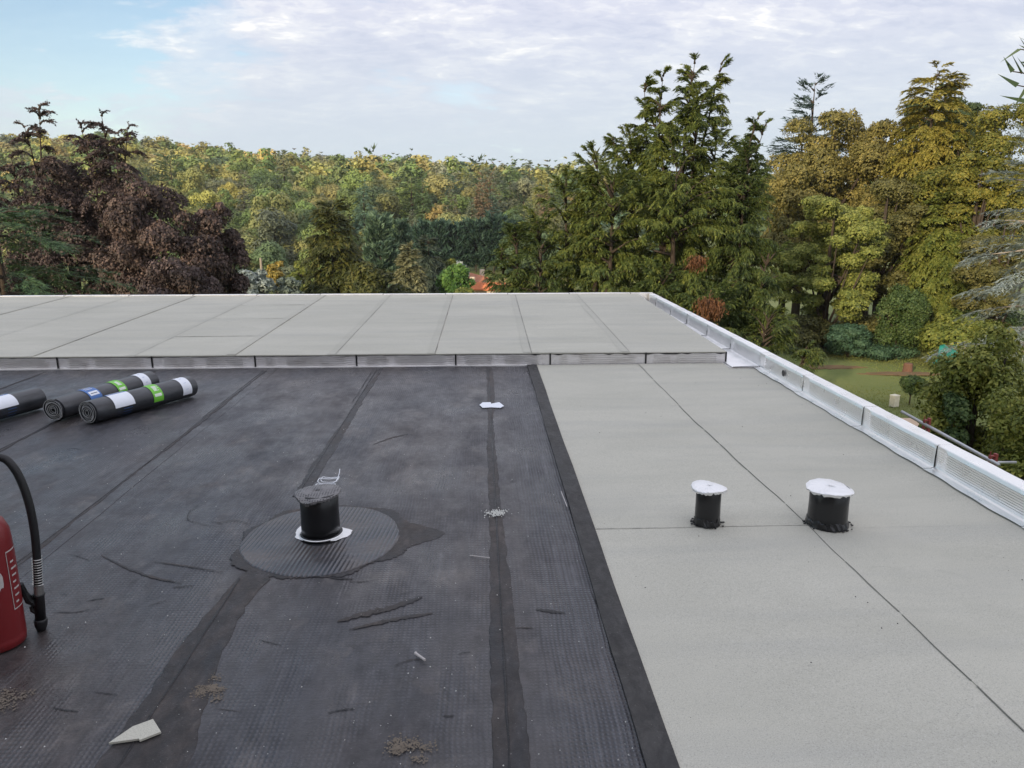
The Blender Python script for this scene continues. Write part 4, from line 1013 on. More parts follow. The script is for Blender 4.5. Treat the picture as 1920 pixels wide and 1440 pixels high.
# rust coloured dead sprays caught in the yews
def spray_clump(name, px, py, Y, R, n, mat, label, cat, seed, hang=.8):
    rng = np.random.default_rng(seed); p = AtY(px, py, Y); limbs = []; Cs = []; Ds = []
    for i in range(9):
        a = rng.uniform(0, 6.28); e = Vector((math.cos(a) * R * .9, math.sin(a) * R * .4, rng.uniform(-.6, .5) * R))
        limbs.append(([(0, .0, R * .3), tuple(e * .6 + Vector((0, 0, R * .2))), tuple(e)], [.02, .012, .004]))
        m = n // 9; s = rng.random(m); c = np.array(e)[None] * s[:, None] + rng.normal(size=(m, 3)) * R * .26 + UPV * (-(rng.random(m) ** 2) * R * hang * .5)[:, None]
        Cs.append(c); Ds.append(rng.normal(size=(m, 3)) * .35 + np.array([0, 0, -1.]))
    C = np.concatenate(Cs); V = cards(C, np.concatenate(Ds), rdir(rng, len(C)), .13, .035, rng)
    t = empty(name, p, label, cat); limb_mesh(limbs).build('twig', BARK, t); link('foliage', card_mesh('foliage', V, mat, rng), t); return t
spray_clump('dead_branch', 1327, 574, 25.2, .46, 2000, DEAD, 'rust brown dead branch hanging behind the far end of the parapet', 'dead branch', 3)
spray_clump('dead_branch', 1305, 488, 26.4, .32, 700, DEAD, 'small rust brown dead branch halfway up the tallest yew', 'dead branch', 4)

# right hand group
def conif(name, cat, label, seed, px, pytop, Y, Rpx, mat, b=None, leanpx=0, **kw):
    rng = np.random.default_rng(seed); l = base(px, Y, pytop + 45 if pytop > 500 else (pytop + 470) / 2); x, z = XZ(px, pytop, Y)
    VL = conifer(rng, z - l[2], S(Rpx, Y), lean=(S(leanpx, Y), 0), **kw); return tree(name, label, cat, l, VL, mat, rng)
def broad(name, cat, label, seed, px, pytop, Y, Rpx, mat, bark=BARK, bf=.18, **kw):
    rng = np.random.default_rng(seed); l = base(px, Y, pytop + 45 if pytop > 500 else (pytop + 470) / 2); x, z = XZ(px, pytop, Y)
    VL = broadleaf(rng, z - l[2], S(Rpx, Y), bf=bf, **kw); return tree(name, label, cat, l, VL, mat, rng, bark=bark)
BLUC = leaf_mat('blue green cedar needles', (.030, .055, .045), (.060, .095, .080), (.10, .14, .12))
BROWN = leaf_mat('bronze green foliage', (.060, .060, .016), (.150, .132, .036), (.25, .205, .060), scale=.7)
GOLD = leaf_mat('golden cypress foliage', (.10, .105, .016), (.215, .185, .034), (.32, .26, .06), scale=.8)
LIME = leaf_mat('yellow green cypress foliage', (.045, .070, .014), (.125, .145, .026), (.21, .21, .045), scale=.9)
MAPLE = leaf_mat('yellow green maple leaves', (.06, .085, .020), (.17, .19, .040), (.28, .28, .075), scale=.8)
DKB = leaf_mat('dull brown green leaves', (.040, .044, .015), (.105, .102, .030), (.18, .16, .05), scale=.8)
PINE = leaf_mat('dark pine needles', (.020, .036, .016), (.045, .07, .03), (.085, .11, .05))
OLV = leaf_mat('golden green leaves', (.045, .062, .012), (.13, .13, .022), (.24, .20, .035), scale=.7)
BUSH = leaf_mat('mid green laurel leaves', (.020, .040, .013), (.055, .090, .024), (.11, .145, .045), scale=1.4)
TEAL = leaf_mat('blue green shrub leaves', (.018, .040, .022), (.042, .085, .045), (.08, .135, .07), scale=1.6)
SILV = leaf_mat('silver blue cedar needles', (.09, .115, .10), (.20, .235, .215), (.34, .38, .35), scale=1.0)
TAMA = leaf_mat('feathery olive foliage', (.04, .055, .010), (.12, .135, .022), (.22, .21, .045), scale=1.3, gain=1.5)

conif('cedar_tree', 'cedar', 'dark blue green cedar top rising behind the bronze tree', 21, 1515, 153, 52, 95, BLUC, nb=110, nt=16, k=5, z0=.35, rise=.12, sag=.10, droop=.12, tw=1.5, lc=.42, wc=.13, power=.8, upn=1.3, taper_min=.1)
broad('bronze_tree', 'tree', 'large bronze brown tree right of the leaning yew tip', 22, 1560, 183, 47, 118, BROWN, ncl=60, per=568, leaf=0.178, rc=.22, droop=.9, flat=.8, bf=.1)
broad('bronze_tree', 'tree', 'bronze brown tree between the leaning yew tip and the maple, lower than its neighbour', 23, 1480, 300, 44, 85, BROWN, ncl=40, per=447, leaf=0.172, rc=.26, droop=.9, flat=.8, bf=.1)
broad('bronze_tree', 'tree', 'bronze brown tree just left of the golden cypress', 231, 1645, 200, 46, 82, BROWN, ncl=44, per=380, leaf=.18, rc=.26, droop=.9, flat=.8, bf=.1)
conif('cypress_tree', 'cypress', 'tall golden topped cypress with shaggy drooping sprays', 24, 1738, 128, 42, 82, GOLD, nb=380, nt=26, k=8, z0=.30, rise=.2, sag=.5, droop=.75, tw=.75, lc=.19, wc=.085, power=.42, taper_min=.12)
conif('cypress_tree', 'cypress', 'yellow green cypress column with scale like hanging sprays under the golden top', 25, 1775, 370, 38, 85, LIME, nb=380, nt=26, k=8, z0=.06, rise=.15, sag=.5, droop=.9, tw=.75, lc=.20, wc=.10, power=.5, taper_min=.14)
broad('pine_tree', 'pine', 'dark pine whose tufts stick out either side of the golden cypress top', 26, 1752, 148, 50, 100, PINE, ncl=34, per=447, leaf=0.224, rc=.20, flat=.5, droop=-.3, bf=.45)
broad('lime_tree', 'tree', 'golden green broadleaf tree filling the upper right edge', 27, 1855, 160, 39, 125, OLV, ncl=60, per=551, leaf=0.158, rc=.22, bf=.15, droop=.25)
broad('lime_tree', 'tree', 'golden green tree just right of the golden cypress, yellow outer leaves', 28, 1835, 262, 37, 58, OLV, ncl=26, per=447, leaf=0.158, rc=.30, bf=.35)
broad('maple_tree', 'tree', 'pale yellow green maple above the dark shrubs, left of the brownish tree', 29, 1565, 350, 37.5, 105, MAPLE, ncl=64, per=516, leaf=0.139, rc=.21, flat=.55, bf=.05, droop=.2)
broad('oak_tree', 'tree', 'dull brownish green tree in the middle of the right hand group', 30, 1660, 330, 40, 100, DKB, ncl=46, per=551, leaf=0.145, rc=.25, flat=.6, bf=.15)
broad('chestnut_tree', 'tree', 'brown green tree behind the silver cedar at the right edge', 31, 1885, 380, 34, 85, DKB, ncl=34, per=447, leaf=0.145, rc=.26, flat=.6, bf=.1)
rng_ = np.random.default_rng(32); l_ = base(1985, 20)
tree('silver_cedar', 'silver blue cedar reaching in from the right edge with thin grey twigs', 'cedar', l_, conifer(rng_, hgt(1985, 255, 20), S(160, 20), nb=80, nt=30, k=8, z0=.36, rise=.10, sag=.25, droop=.35, tw=.75, lc=.16, wc=.035, power=.35, upn=1.2, taper_min=.2), SILV, rng_, bark=BARKPALE)
broad('laurel_bush', 'bush', 'dense mid green upright bush at the back of the lawn', 33, 1690, 541, 34.6, 52, BUSH, ncl=34, per=396, leaf=0.125, rc=.34, flat=1.3, bf=.0, droop=-.5)
broad('laurel_bush', 'bush', 'bright yellow green long leaved bush right of the dense upright bush', 34, 1800, 590, 33, 80, LIME, ncl=34, per=344, leaf=0.178, rc=.3, flat=.8, bf=.0, droop=.3)
broad('shrub', 'bush', 'blue green rounded shrub at the left end of the lawn border', 35, 1590, 604, 35.0, 48, TEAL, ncl=28, per=275, leaf=0.132, rc=.34, flat=.6, bf=.0)
broad('shrub', 'bush', 'low blue green shrub spilling onto the lawn under the upright bush', 36, 1660, 645, 34.6, 60, TEAL, ncl=20, per=189, leaf=0.125, rc=.34, flat=.6, bf=.0)
broad('shrub', 'bush', 'dark green shrub at the right end of the lawn border', 361, 1790, 640, 34.0, 60, BUSH, ncl=24, per=223, leaf=0.132, rc=.34, flat=.7, bf=.0)
broad('hazel_bush', 'bush', 'dull brown green bush under the maple, just above the parapet', 362, 1510, 590, 36.5, 70, DKB, ncl=30, per=245, leaf=.15, rc=.34, flat=.7, bf=.0)
broad('hazel_bush', 'bush', 'dark bush filling the shade behind the blue green shrubs', 363, 1640, 590, 38, 75, DKB, ncl=30, per=245, leaf=.15, rc=.34, flat=.7, bf=.0)
broad('hazel_bush', 'bush', 'dark bush in the shade at the right end of the border, below the silver cedar', 364, 1850, 560, 36, 90, BUSH, ncl=34, per=245, leaf=.16, rc=.34, flat=.7, bf=.0)
broad('garden_shrub', 'bush', 'small lone green shrub with several bare stems on the lawn beside the white box', 37, 1706, 702, 26.3, 31, BUSH, ncl=14, per=189, leaf=0.079, rc=.42, flat=.8, bf=.3)
# feathery shrub right of the lawn, close to the building
broad('tamarisk_bush', 'bush', 'feathery olive green bush right of the lawn, behind the scaffold rail', 41, 1850, 598, 13.5, 112, TAMA, ncl=110, per=190, leaf=.095, rc=.24, flat=1.0, bf=.12, droop=.6)
broad('tamarisk_bush', 'bush', 'feathery olive bush at the right edge, nearest the foil parapet', 42, 1960, 690, 11.0, 120, TAMA, ncl=70, per=150, leaf=.085, rc=.24, flat=1.0, bf=.12, droop=.6)
broad('tamarisk_bush', 'bush', 'dark feathery bush low behind the red scaffold brackets', 43, 1790, 735, 13.0, 62, BUSH, ncl=40, per=130, leaf=.09, rc=.30, flat=.9, bf=.05, droop=.4)
# long leaved branch entering at the top right corner
def long_leaf():
    rng = np.random.default_rng(51); b = base(2080, 7.5); t = empty('willow_tree', b, 'long leaved tree reaching into the top right corner of the sky', 'tree')
    p0 = AtY(2080, 500, 7.5); limbs = [([(0, 0, -.3), (0, 0, 4), (.05, 0, 9.2)], [.10, .07, .02])]; Cs = []; Ds = []; Ln = []
    ends = [(1899, 134), (1912, 92), (1908, 160), (1935, 165), (1930, 120), (1950, 90), (1925, 190), (1960, 200)]
    for ex_, ey_ in ends:
        e = AtY(ex_, ey_, 7.5 + rng.uniform(-.2, .2)) - Vector(b); s_ = Vector((0.04, 0, e.z - .5)); limbs.append(([tuple(s_), tuple(s_.lerp(e, .6) + Vector((0, 0, .12))), tuple(e)], [.02, .012, .005]))
        for j in range(9):
            f = 1 - j * .075; c = s_.lerp(e, f) + Vector((0, 0, .12 * (1 - f) * 2 * f))
            a = rng.uniform(0, 6.28); d = (e - s_).normalized() * (.9 if j == 0 else .45) + Vector((-.25, math.cos(a) * .8, math.sin(a) * .9 - .1)); Cs.append(c); Ds.append(d); Ln.append(rng.uniform(.17, .25))
    C = np.array([tuple(c) for c in Cs]); D = np.array([tuple(d) for d in Ds]); V = cards(C, D, rdir(rng, len(C)), np.array(Ln), np.array(Ln) * .2, rng, .06)
    limb_mesh(limbs).build('trunk', BARK, t)
    dm = leaf_mat('long dark leaves', (.03, .055, .03), (.05, .08, .04), (.08, .11, .05))
    link('crown', card_mesh('crown', V, dm, rng), t)
long_leaf()

# left hand group
PURP = leaf_mat('copper beech leaves', (.024, .018, .017), (.060, .043, .039), (.12, .085, .072), scale=1.1, transl=.12, gain=1.3)
PURG = leaf_mat('purple brown weeping leaves', (.024, .018, .015), (.060, .042, .036), (.13, .085, .066), scale=1.2, transl=.12, gain=1.3)
def beech(seed, px, Y, lead, nb, nt, label, mat, **kw):
    k_ = dict(rise=.42, sag=.62, droop=.95, tw=.8, lc=.125, wc=.085, power=.55, taper_min=.08, tb=1.0, side=.8, jitter=.8, upn=.6); k_.update(kw)
    return yew(seed, px, Y, lead, int(nb * 1.35), int(nt * 1.25), 8, label, mat, 'copper_beech', 'tree', **k_)
beech(61, 60, 31, [(74, 200, 0, 55, 18, 4), (45, 235, .3, 60, -22, 4), (20, 290, .5, 80, -10, 2), (-50, 330, 0, 100, 0, 1)], 130, 17, 'dark purple beech with a wispy leaning top at the far left', PURP)
beech(62, 205, 32, [(190, 214, 0, 60, -8, 4), (240, 238, .4, 60, 30, 4), (150, 232, -.4, 55, -20, 4), (215, 250, -.6, 75, 6, 2)], 150, 17, 'dark purple beech with several thin airy tops, second from the left edge', PURP)
broad('copper_beech', 'tree', 'weeping copper beech forming the rounded purple mass below the airy tops', 63, 300, 325, 30, 125, PURG, ncl=120, per=260, leaf=.135, rc=.17, flat=.85, bf=.0, droop=1.3)
broad('copper_beech', 'tree', 'weeping copper beech at the right end of the purple group', 64, 408, 372, 31, 66, PURG, ncl=70, per=190, leaf=.135, rc=.20, flat=.9, bf=.0, droop=1.3)
broad('copper_beech', 'tree', 'lowest weeping copper beech, just above the far roof edge', 65, 330, 455, 27, 105, PURP, ncl=80, per=180, leaf=.13, rc=.19, flat=.9, bf=.0, droop=1.3)
broad('copper_beech', 'tree', 'rounded purple beech crown under the leftmost wispy top', 66, 120, 300, 32.5, 125, PURP, ncl=100, per=220, leaf=.135, rc=.19, flat=.85, bf=.0, droop=1.0)
CED = leaf_mat('dark green cedar needles', (.014, .034, .018), (.050, .095, .040), (.11, .16, .06), scale=1.4, gain=1.4)
conif('cedar_tree', 'cedar', 'dark green cedar with flat feathery layers in front of the purple beeches', 71, -10, 372, 21, 235, CED, tip=.2, nb=170, nt=34, k=8, z0=.30, rise=.10, sag=.28, droop=.30, tw=.9, lc=.20, wc=.035, power=.45, upn=1.4, taper_min=.12)

# middle distance seen over the far parapet
DYG = leaf_mat('dark yellow green conifer', (.022, .030, .008), (.065, .075, .016), (.14, .13, .03), scale=.6, gain=1.05)
CYP = leaf_mat('blue grey cypress', (.030, .055, .035), (.065, .105, .065), (.12, .17, .10), scale=.6, gain=1.6)
OLB = leaf_mat('olive brown spruce', (.055, .06, .028), (.125, .125, .06), (.20, .19, .10), scale=.5, gain=1.6)
DKS = leaf_mat('dark spruce', (.016, .026, .018), (.038, .052, .034), (.075, .09, .055), scale=.5, gain=1.6)
BRG = leaf_mat('bright green leaves', (.03, .075, .015), (.08, .16, .03), (.14, .23, .05), scale=.6)
HED = leaf_mat('dark teal hedge', (.012, .028, .018), (.030, .060, .040), (.06, .10, .065), scale=.5, gain=1.6)
YLO = leaf_mat('ochre leaves', (.12, .10, .02), (.27, .20, .04), (.38, .28, .07), scale=.8)
def mid(kind, *a, **k):
    return (conif if kind == 'c' else broad)(*a, **k)
conif('conifer_tree', 'tree', 'dark yellow green conifer rising left of the blue grey cypresses', 81, 622, 388, 62, 55, DYG, nb=190, nt=14, k=5, z0=.04, rise=.25, sag=.45, droop=.8, tw=1.3, lc=.55, wc=.22, power=.45, taper_min=.15)
broad('garden_tree', 'tree', 'low dark green tree between the yellow green conifer and the cypress', 82, 690, 492, 58, 52, DYG, ncl=26, per=150, leaf=.36, rc=.32, bf=.0)
conif('cypress_tree', 'cypress', 'blue grey cypress, left and larger of the pair', 83, 712, 422, 92, 26, CYP, nb=120, nt=12, k=5, z0=.02, rise=.9, sag=.0, droop=-.3, tw=1.3, lc=.8, wc=.32, power=.35, taper_min=.2)
conif('cypress_tree', 'cypress', 'blue grey cypress, right and slimmer of the pair', 84, 750, 428, 97, 18, CYP, nb=90, nt=12, k=5, z0=.02, rise=.9, sag=.0, droop=-.3, tw=1.2, lc=.8, wc=.32, power=.35, taper_min=.2)
conif('spruce_tree', 'spruce', 'olive brown spruce in front of the slim cypress', 85, 766, 462, 78, 33, OLB, nb=110, nt=13, k=5, z0=.03, rise=.1, sag=.25, droop=.5, tw=1.2, lc=.6, wc=.25, power=.75, taper_min=.15)
conif('spruce_tree', 'spruce', 'dark spruce right of the olive brown spruce', 86, 803, 448, 86, 34, DKS, nb=110, nt=13, k=5, z0=.03, rise=.1, sag=.35, droop=.7, tw=1.4, lc=.7, wc=.25, power=.75, taper_min=.15)
broad('garden_tree', 'tree', 'bright green round tree left of the orange roof', 87, 851, 492, 80, 31, BRG, ncl=30, per=130, leaf=.45, rc=.32, bf=.0, flat=.9)
broad('garden_tree', 'tree', 'small yellow green tree top behind the bright green round tree', 88, 843, 478, 88, 12, LIME, ncl=12, per=110, leaf=.45, rc=.45, bf=.2)
broad('silver_shrub', 'bush', 'silver grey bush behind the bright green round tree', 89, 863, 478, 96, 15, SILV, ncl=14, per=110, leaf=.45, rc=.42, bf=.0)
broad('garden_shrub', 'bush', 'yellow green bush in front of the olive brown spruce at the far parapet', 90, 745, 527, 60, 34, DYG, ncl=18, per=110, leaf=.34, rc=.36, bf=.0)
broad('garden_shrub', 'bush', 'yellow green bush left of the orange roof at the far parapet', 91, 868, 538, 62, 30, LIME, ncl=16, per=90, leaf=.34, rc=.36, bf=.0)
broad('silver_juniper', 'bush', 'pale silver green juniper, leftmost above the far roof edge', 92, 478, 502, 56, 38, SILV, ncl=30, per=130, leaf=.26, rc=.30, bf=.0, flat=.8)
broad('silver_juniper', 'bush', 'grey green juniper right of the palest one', 93, 540, 503, 57, 26, leaf_mat('grey green juniper', (.06, .08, .065), (.13, .16, .125), (.22, .26, .20)), ncl=22, per=120, leaf=.26, rc=.32, bf=.0)
broad('garden_shrub', 'bush', 'ochre leaved bush above the silver junipers', 94, 515, 482, 76, 22, YLO, ncl=18, per=90, leaf=.34, rc=.36, bf=.1)
broad('garden_shrub', 'bush', 'light green bush right of the ochre one', 95, 560, 486, 74, 26, LIME, ncl=18, per=100, leaf=.34, rc=.36, bf=.1)
mb = MB(); b_ = base(486, 70); mb.tube([(0, 0, 0), (0, 0, hgt(486, 484, 70))], [.16, .10], 8); o = mb.build('bare_post', BARKPALE); o.location = b_; tag(o, 'pale bare post of a dead trunk beside the ochre bush', 'tree trunk')
# clipped dark cypress row
for i, px in enumerate(range(790, 945, 17)):
    rng = np.random.default_rng(300 + i); l = base(px, 140 + (i % 2) * 1.5); top = [448, 436, 440, 433, 438, 431, 436, 432, 420, 428][i]
    t_ = tree('hedge_cypress', ['leftmost cypress of the dark hedge row', 'second cypress of the dark hedge row from the left', 'third cypress of the dark hedge row from the left', 'fourth cypress of the dark hedge row from the left', 'fifth cypress of the dark hedge row from the left',
        'sixth cypress of the dark hedge row, near its middle', 'seventh cypress of the dark hedge row', 'eighth cypress of the dark hedge row', 'ninth and tallest cypress of the dark hedge row', 'last cypress of the dark hedge row before the yews'][i], 'hedge',
        l, conifer(rng, hgt(px, top, l[1]), S(15, 140), nb=60, nt=10, k=4, z0=.02, rise=1.0, sag=0, droop=-.2, tw=1.8, lc=1.3, wc=.5, power=.2, taper_min=.25, leaders=None), HED, rng, 'row of dark cypresses in the valley')

# ------------------------------------------------------------------ house in the valley
ROOFM = simple('orange clay tile roof', (.52, .17, .075), .8, 0, .2, .25, 3, .02); WALLM = simple('cream house wall', (.62, .52, .40), .85, 0, .2, .1, 2)
TILEM = simple('red brown tile roof', (.36, .15, .085), .85, 0, .2, .3, 3, .02); GLS = simple('dark window glass', (.02, .025, .03), .12, 0, .5, .1)
def house(px, pytop, Y, wpx, depth, mat, label, rot, wallh):
    x = AtY(px, 520, Y).x; z = float(gz(x, Y)); zt = AtY(px, pytop, Y).z; w = S(wpx, Y); hr = min(2.2, w * .35); h = zt - z - hr
    t = empty('house', (x, Y, z), label, 'house', None, rot)
    mb = MB(); mb.box((-w / 2 + .3, -depth / 2 + .3, -1), (w / 2 - .3, depth / 2 - .3, h - .02)); mb.add([(-w / 2 + .3, -depth / 2 + .3, h), (w / 2 - .3, -depth / 2 + .3, h), (0, -depth / 2 + .3, h + hr - .25)], [(0, 1, 2)]); mb.build('wall', WALLM, t)
    mb = MB()
    for s_ in (-1, 1):
        mb.add([(s_ * (w / 2 + .1), -depth / 2 - .15, h - .1), (s_ * (w / 2 + .1), depth / 2 + .15, h - .1), (0, depth / 2 + .15, h + hr), (0, -depth / 2 - .15, h + hr),
                (s_ * (w / 2 + .1), -depth / 2 - .15, h - .25), (s_ * (w / 2 + .1), depth / 2 + .15, h - .25), (0, depth / 2 + .15, h + hr - .15), (0, -depth / 2 - .15, h + hr - .15)], [(0, 1, 2, 3), (4, 5, 6, 7), (0, 1, 5, 4), (0, 3, 7, 4), (1, 2, 6, 5)])
    rf = mb.build('roof', mat, t)
    mb = MB(); mb.box((w * .2, -.3, h + hr * .3), (w * .2 + .55, .3, h + hr + .6)); mb.build('chimney', WALLM, rf)
    for k in (-1, 1):
        mb = MB(); mb.box((k * w * .2 - .4, -depth / 2 + .27, h * .45), (k * w * .2 + .4, -depth / 2 + .31, h * .75)); mb.build('window', GLS, t)
    return t
house(884, 529, 100, 30, 9, ROOFM, 'bright orange roofed house wing just above the far parapet', R_(80), 3)
house(893, 514, 108, 42, 8, TILEM, 'red brown tiled house roof behind the orange roof', R_(20), 3)
mb = MB(); x0 = AtY(880, 500, 128).x
mb.add([(x0 - 3, 120, float(gz(x0, 120)) + .06), (x0 + 17, 120, float(gz(x0, 120)) + .06), (x0 + 17, 133, float(gz(x0, 133)) + .06), (x0 - 3, 133, float(gz(x0, 133)) + .06)], [(0, 1, 2, 3)])
o = mb.build('dry_meadow', simple('straw coloured grass', (.30, .25, .10), .95, 0, .1, .2, .5)); tag(o, 'strip of straw coloured meadow behind the orange roof', 'meadow', kind='structure')

# ------------------------------------------------------------------ garden by the building
SOIL = simple('red brown soil', (.17, .115, .065), .95, 0, .1, .35, 1.5, .05)
for (px_, py_, rx_, ry_, sd2, lab_) in ((1545, 689, 1.5, .55, 3, 'red brown bare soil at the left end of the lawn border'), (1690, 701, 1.7, .40, 5, 'red brown bare soil under the shrubs at the back of the lawn')):
    cx_, cy_ = G(px_, py_, -5.66); o = blob('soil_patch', cx_, cy_, rx_, ry_ * .8, -5.66, -5.635, SOIL, None, 90, sd2, .12, jag=1.2); tag(o, lab_, 'soil', kind='structure')
p_ = [G(x, y, -5.66) for x, y in ((1660, 785), (1705, 786), (1760, 798), (1860, 812), (2000, 812), (2000, 1000), (1800, 1000))]
mb = MB(); mb.add([(x, y, -5.62) for x, y in p_], [tuple(range(len(p_)))]); o = mb.build('gravel_path', simple('pale sandy gravel', (.56, .42, .30), .95, 0, .1, .25, 4, .02)); tag(o, 'pale sandy gravel path below the scaffold rail', 'path', kind='structure')
bb = G(1676, 760, -5.66); mb = MB(); w = S(7, 27); mb.box((-w, -w * .8, 0), (w, w * .8, .40)); 
o = mb.build('meter_box', simple('cream plastic', (.62, .58, .46), .5)); o.location = (bb[0], bb[1], -5.7); o.rotation_euler.z = R_(24); tag(o, 'cream coloured box standing on the lawn beside the lone shrub', 'box')
mb = MB(); mb.box((-w * 1.06, -w * .86, .40), (w * 1.06, w * .86, .43)); l2 = mb.build('lid', simple('cream plastic lid', (.74, .70, .58), .5), o)
bb = G(1702, 697, -5.66); mb = MB(); mb.lathe([(.22, 0), (.20, .1), (.18, .38), (.15, .42)], 14, wob=lambda a, z: 1 + .08 * math.sin(3 * a)); o = mb.build('tree_stump', simple('red brown stump', (.13, .065, .04), .9)); o.location = (bb[0], bb[1], -5.7); tag(o, 'red brown stump at the back edge of the lawn', 'stump')
bb = G(1766, 684, -5.0); mb = MB(); rr = random.Random(2)
n = 6; V = []; F = []
for j in range(n + 1):
    for i in range(n + 1): V.append((i / n * .9 - .45, j / n * .3 + rr.uniform(-.05, .05), .95 - j / n * .9 + .12 * math.sin(i * 1.7) + rr.uniform(-.03, .03)))
for j in range(n):
    for i in range(n): F.append((j * (n + 1) + i, j * (n + 1) + i + 1, (j + 1) * (n + 1) + i + 1, (j + 1) * (n + 1) + i))
o = mk('tarpaulin', V, F, simple('teal plastic sheet', (.03, .26, .24), .4)); o.location = (AtY(1766, 690, 32).x, 31.6, -5.5); tag(o, 'crumpled teal plastic sheet half hidden among the shrubs', 'tarpaulin')
# grass tufts on the lawn
rng = np.random.default_rng(77); n = 26000
gx = rng.uniform(11, 26, n); gy = rng.uniform(22, 36, n); C = np.stack([gx, gy, gz(gx, gy) - .0], 1)
D = UPV + rng.normal(size=(n, 3)) * .5
o = link('lawn_grass', card_mesh('lawn_grass', cards(C, D, rdir(rng, n), .05, .03, rng), leaf_mat('lawn grass blades', (.10, .14, .03), (.15, .17, .042), (.20, .20, .06), scale=.4), rng)); tag(o, 'short mown grass blades on the lawn beyond the parapet', 'grass', kind='stuff')

# ------------------------------------------------------------------ wooded hillside
DM[:] = [1.0, 1.0]
LEAFOBJ = leaf_mat('hillside foliage', 0, 0, objcol=True, scale=.28, transl=.15)
LEAFATT = leaf_mat('far hillside foliage', 0, 0, attrcol=True, scale=.05, transl=.15)
def proto(kind, seed, per, leaf):
    rng = np.random.default_rng(seed); per = int(per)
    if kind == 'round': return broadleaf(rng, 11, 5.2, bf=.10, ncl=15, per=int(per * 1.5), leaf=leaf, rc=.44, flat=.8, nj=.2, upb=.3)
    if kind == 'tall': return broadleaf(rng, 14, 4.4, bf=.10, ncl=16, per=int(per * 1.5), leaf=leaf, rc=.44, flat=.9, nj=.2, upb=.3)
    if kind == 'conifer': return conifer(rng, 14, 3.4, nb=int(per * 1.0), nt=8, k=3, z0=.06, rise=.15, sag=.25, droop=.4, tw=1.5, lc=leaf * 1.5, wc=leaf * .6, power=.8, taper_min=.08)
    return conifer(rng, 15, 4.0, nb=int(per * .9), nt=9, k=3, z0=.12, rise=.05, sag=.05, droop=.1, tw=1.8, lc=leaf * 1.6, wc=leaf * .7, power=.45, upn=1.5, taper_min=.2)
near_p = {}; far_p = {}
for ki, kind in enumerate(('round', 'tall', 'conifer', 'layered')):
    near_p[kind] = []; far_p[kind] = []
    for s_ in range(3):
        V, limbs = proto(kind, 900 + ki * 10 + s_, 230, .44); rg_ = np.random.default_rng(s_)
        me = card_mesh('hill_crown', V, LEAFOBJ, rg_)
        tm = limb_mesh(limbs[:6]); tmo = tm.build('tmp', BARK); near_p[kind].append((me, tmo.data)); bpy.data.objects.remove(tmo)
        V, _ = proto(kind, 900 + ki * 10 + s_, 13 if kind in ('round', 'tall') else 17, 1.35); far_p[kind].append(V)
rng = np.random.default_rng(123)
PAL = {'green': (.13, .20, .050), 'olive': (.20, .21, .065), 'yellow green': (.29, .28, .065), 'ochre': (.34, .27, .085), 'dark green': (.075, .125, .050), 'rust brown': (.19, .14, .075), 'blue green': (.08, .15, .10), 'grey green': (.15, .18, .12)}
for _k in list(PAL):
    _c = PAL[_k]; _g = sum(_c) / 3; PAL[_k] = tuple(.82 * v + .18 * _g for v in _c)
spots_ = []
y = 118.
while y < 500:
    step = 7.8 if y < 190 else 7.3; xa = -(.66 * y + 12); xb = .74 * y + 6
    x = xa + rng.uniform(0, step)
    while x < xb:
        pxx = 900 + 1459 * x / y
        if ((pxx < 200 or pxx > 1180) and rng.random() < .6) or pxx > 1700: x += step; continue
        spots_.append((x + rng.normal() * 1.6, y + rng.normal() * 1.8)); x += step * rng.uniform(.8, 1.2)
    y += 7.4 if y < 190 else 6.9
spots_ = [p for p in spots_ if not ((770 < 900 + 1459 * p[0] / p[1] < 960 and p[1] < 158) or (640 < 900 + 1459 * p[0] / p[1] < 770 and p[1] < 128))]
def pick(x, Y):
    px = 900 + 1459 * x / Y; up = (Y - 160) / 330; r = rng.random()
    con = .06 + .36 * min(1, max(0, (px - 760) / 180)) + (.06 if up < .35 else 0)
    if r < con:
        kind = 'conifer' if rng.random() < .72 else 'layered'
        if Y > 330: kind = 'conifer'
        c = rng.choice(['dark green', 'blue green', 'grey green', 'olive', 'rust brown'], p=[.42, .16, .22, .15, .05])
    else:
        kind = 'round' if rng.random() < .72 else 'tall'
        if Y < 150: p = [.32, .20, .05, .0, .27, .01, .05, .10]
        elif up < .3: p = [.42, .20, .09, .02, .19, .01, .03, .04]
        elif px < 780: p = [.30, .27, .28, .06, .06, .01, .0, .02]
        else: p = [.26, .28, .20, .06, .11, .03, .02, .04]
        c = rng.choice(list(PAL), p=p)
    return kind, str(c)
spots_.sort(key=lambda p: p[1])
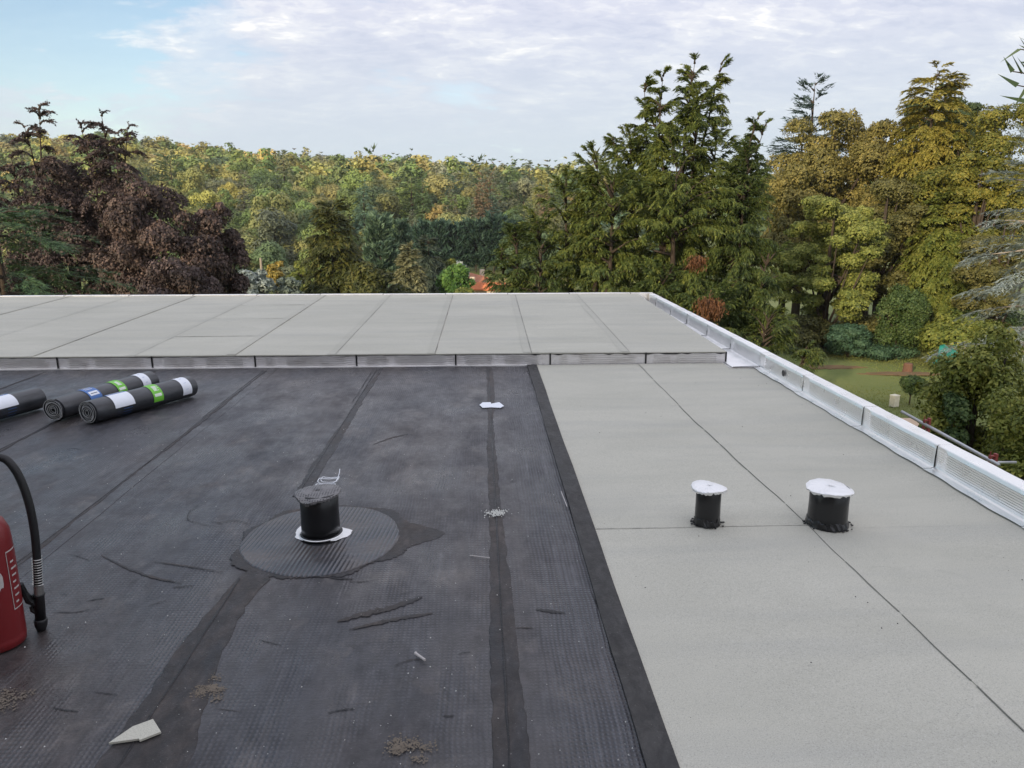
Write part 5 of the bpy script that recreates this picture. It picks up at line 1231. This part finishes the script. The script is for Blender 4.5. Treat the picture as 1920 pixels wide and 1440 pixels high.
# the 300 that show: skip those hidden behind the purple group and the right hand trees
vis = [i for i, (x, Y) in enumerate(spots_) if 250 < 900 + 1459 * x / Y < 1130]
indiv = set(vis[:300])
side_ = lambda px: 'above the purple beeches' if px < 440 else 'above the silver junipers' if px < 570 else 'above the yellow green conifer' if px < 680 else 'above the blue grey cypress pair' if px < 780 else 'above the dark hedge row' if px < 940 else 'above the low yews'
KN = {'round': 'round crowned tree', 'tall': 'tall crowned tree', 'conifer': 'pointed conifer', 'layered': 'flat layered conifer'}
farV = []; farT = []; farR = []
for i, (x, Y) in enumerate(spots_):
    kind, c = pick(x, Y); z = float(gz(x, Y)) - .4; sc0 = float(np.interp(Y, [120, 160, 200], [.66, .70, .84])); s = rng.uniform(.66, 1.4) * sc0; rz = rng.uniform(0, 6.28); v = rng.integers(3)
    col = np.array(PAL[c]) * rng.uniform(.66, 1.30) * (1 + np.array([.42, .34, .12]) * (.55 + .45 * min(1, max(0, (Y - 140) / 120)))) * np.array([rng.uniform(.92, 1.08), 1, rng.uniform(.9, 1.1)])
    sx_ = s * rng.uniform(.9, 1.15); sz_ = s * rng.uniform(.85, 1.15)
    if i in indiv:
        px = 900 + 1459 * x / Y; zone = side_(px); hh = 'foot of the' if Y < 150 else 'lower' if Y < 180 else 'middle' if Y < 210 else 'upper'; zone = zone; s_r = s / sc0; sz2 = 'small' if s_r < .88 else 'large' if s_r > 1.07 else 'middling'
        me, tm = near_p[kind][v]
        o = bpy.data.objects.new('hillside_tree', None); COL.objects.link(o); o.location = (x, Y, z); o.rotation_euler = (0, 0, rz); o.scale = (sx_, sx_, sz_)
        tag(o, f'{sz2} {c} {KN[kind]}, {hh} slope, {zone}', 'tree', f'{sz2} {c} {KN[kind]}s, {hh} slope, {zone}')
        cr = bpy.data.objects.new('crown', me); COL.objects.link(cr); cr.parent = o; cr.color = (*col, 1)
        tr = bpy.data.objects.new('trunk', tm); COL.objects.link(tr); tr.parent = o
    else:
        V = far_p[kind][v]; ca, sa = math.cos(rz), math.sin(rz)
        farV.append(np.stack([(V[:, 0] * ca - V[:, 1] * sa) * sx_ + x, (V[:, 0] * sa + V[:, 1] * ca) * sx_ + Y, V[:, 2] * sz_ + z], 1)); farT.append(np.repeat(col[None], len(V) // 3, 0))
V = np.concatenate(farV); print('far tris', len(V) // 3, 'spots', len(spots_), 'vis', len(vis))
o = link('far_woodland', card_mesh('far_woodland', V, LEAFATT, np.random.default_rng(1), np.concatenate(farT))); tag(o, 'mixed green, yellow and brown woodland covering the upper hillside up to the skyline', 'woodland', kind='stuff')

# ------------------------------------------------------------------ thin air haze
def haze():
    mb = MB(); mb.box((-640, -215, -14.5), (640, 700, 62)); m = bpy.data.materials.new('thin haze'); m.use_nodes = True; nt = m.node_tree; nt.nodes.clear()
    out = nt.nodes.new('ShaderNodeOutputMaterial'); v = nt.nodes.new('ShaderNodeVolumePrincipled'); v.inputs['Color'].default_value = (.93, .97, 1, 1); v.inputs['Density'].default_value = .00014; v.inputs['Anisotropy'].default_value = .2
    nt.links.new(v.outputs[0], out.inputs['Volume']); o = mb.build('haze', m); tag(o, 'thin pale blue air haze over the valley', 'haze', kind='stuff'); return o
haze()
tt = 0; print('tris unique ~', sum(sum(len(p.vertices) - 2 for p in m.polygons) if len(m.polygons) < 20000 else len(m.polygons) for m in bpy.data.meshes))
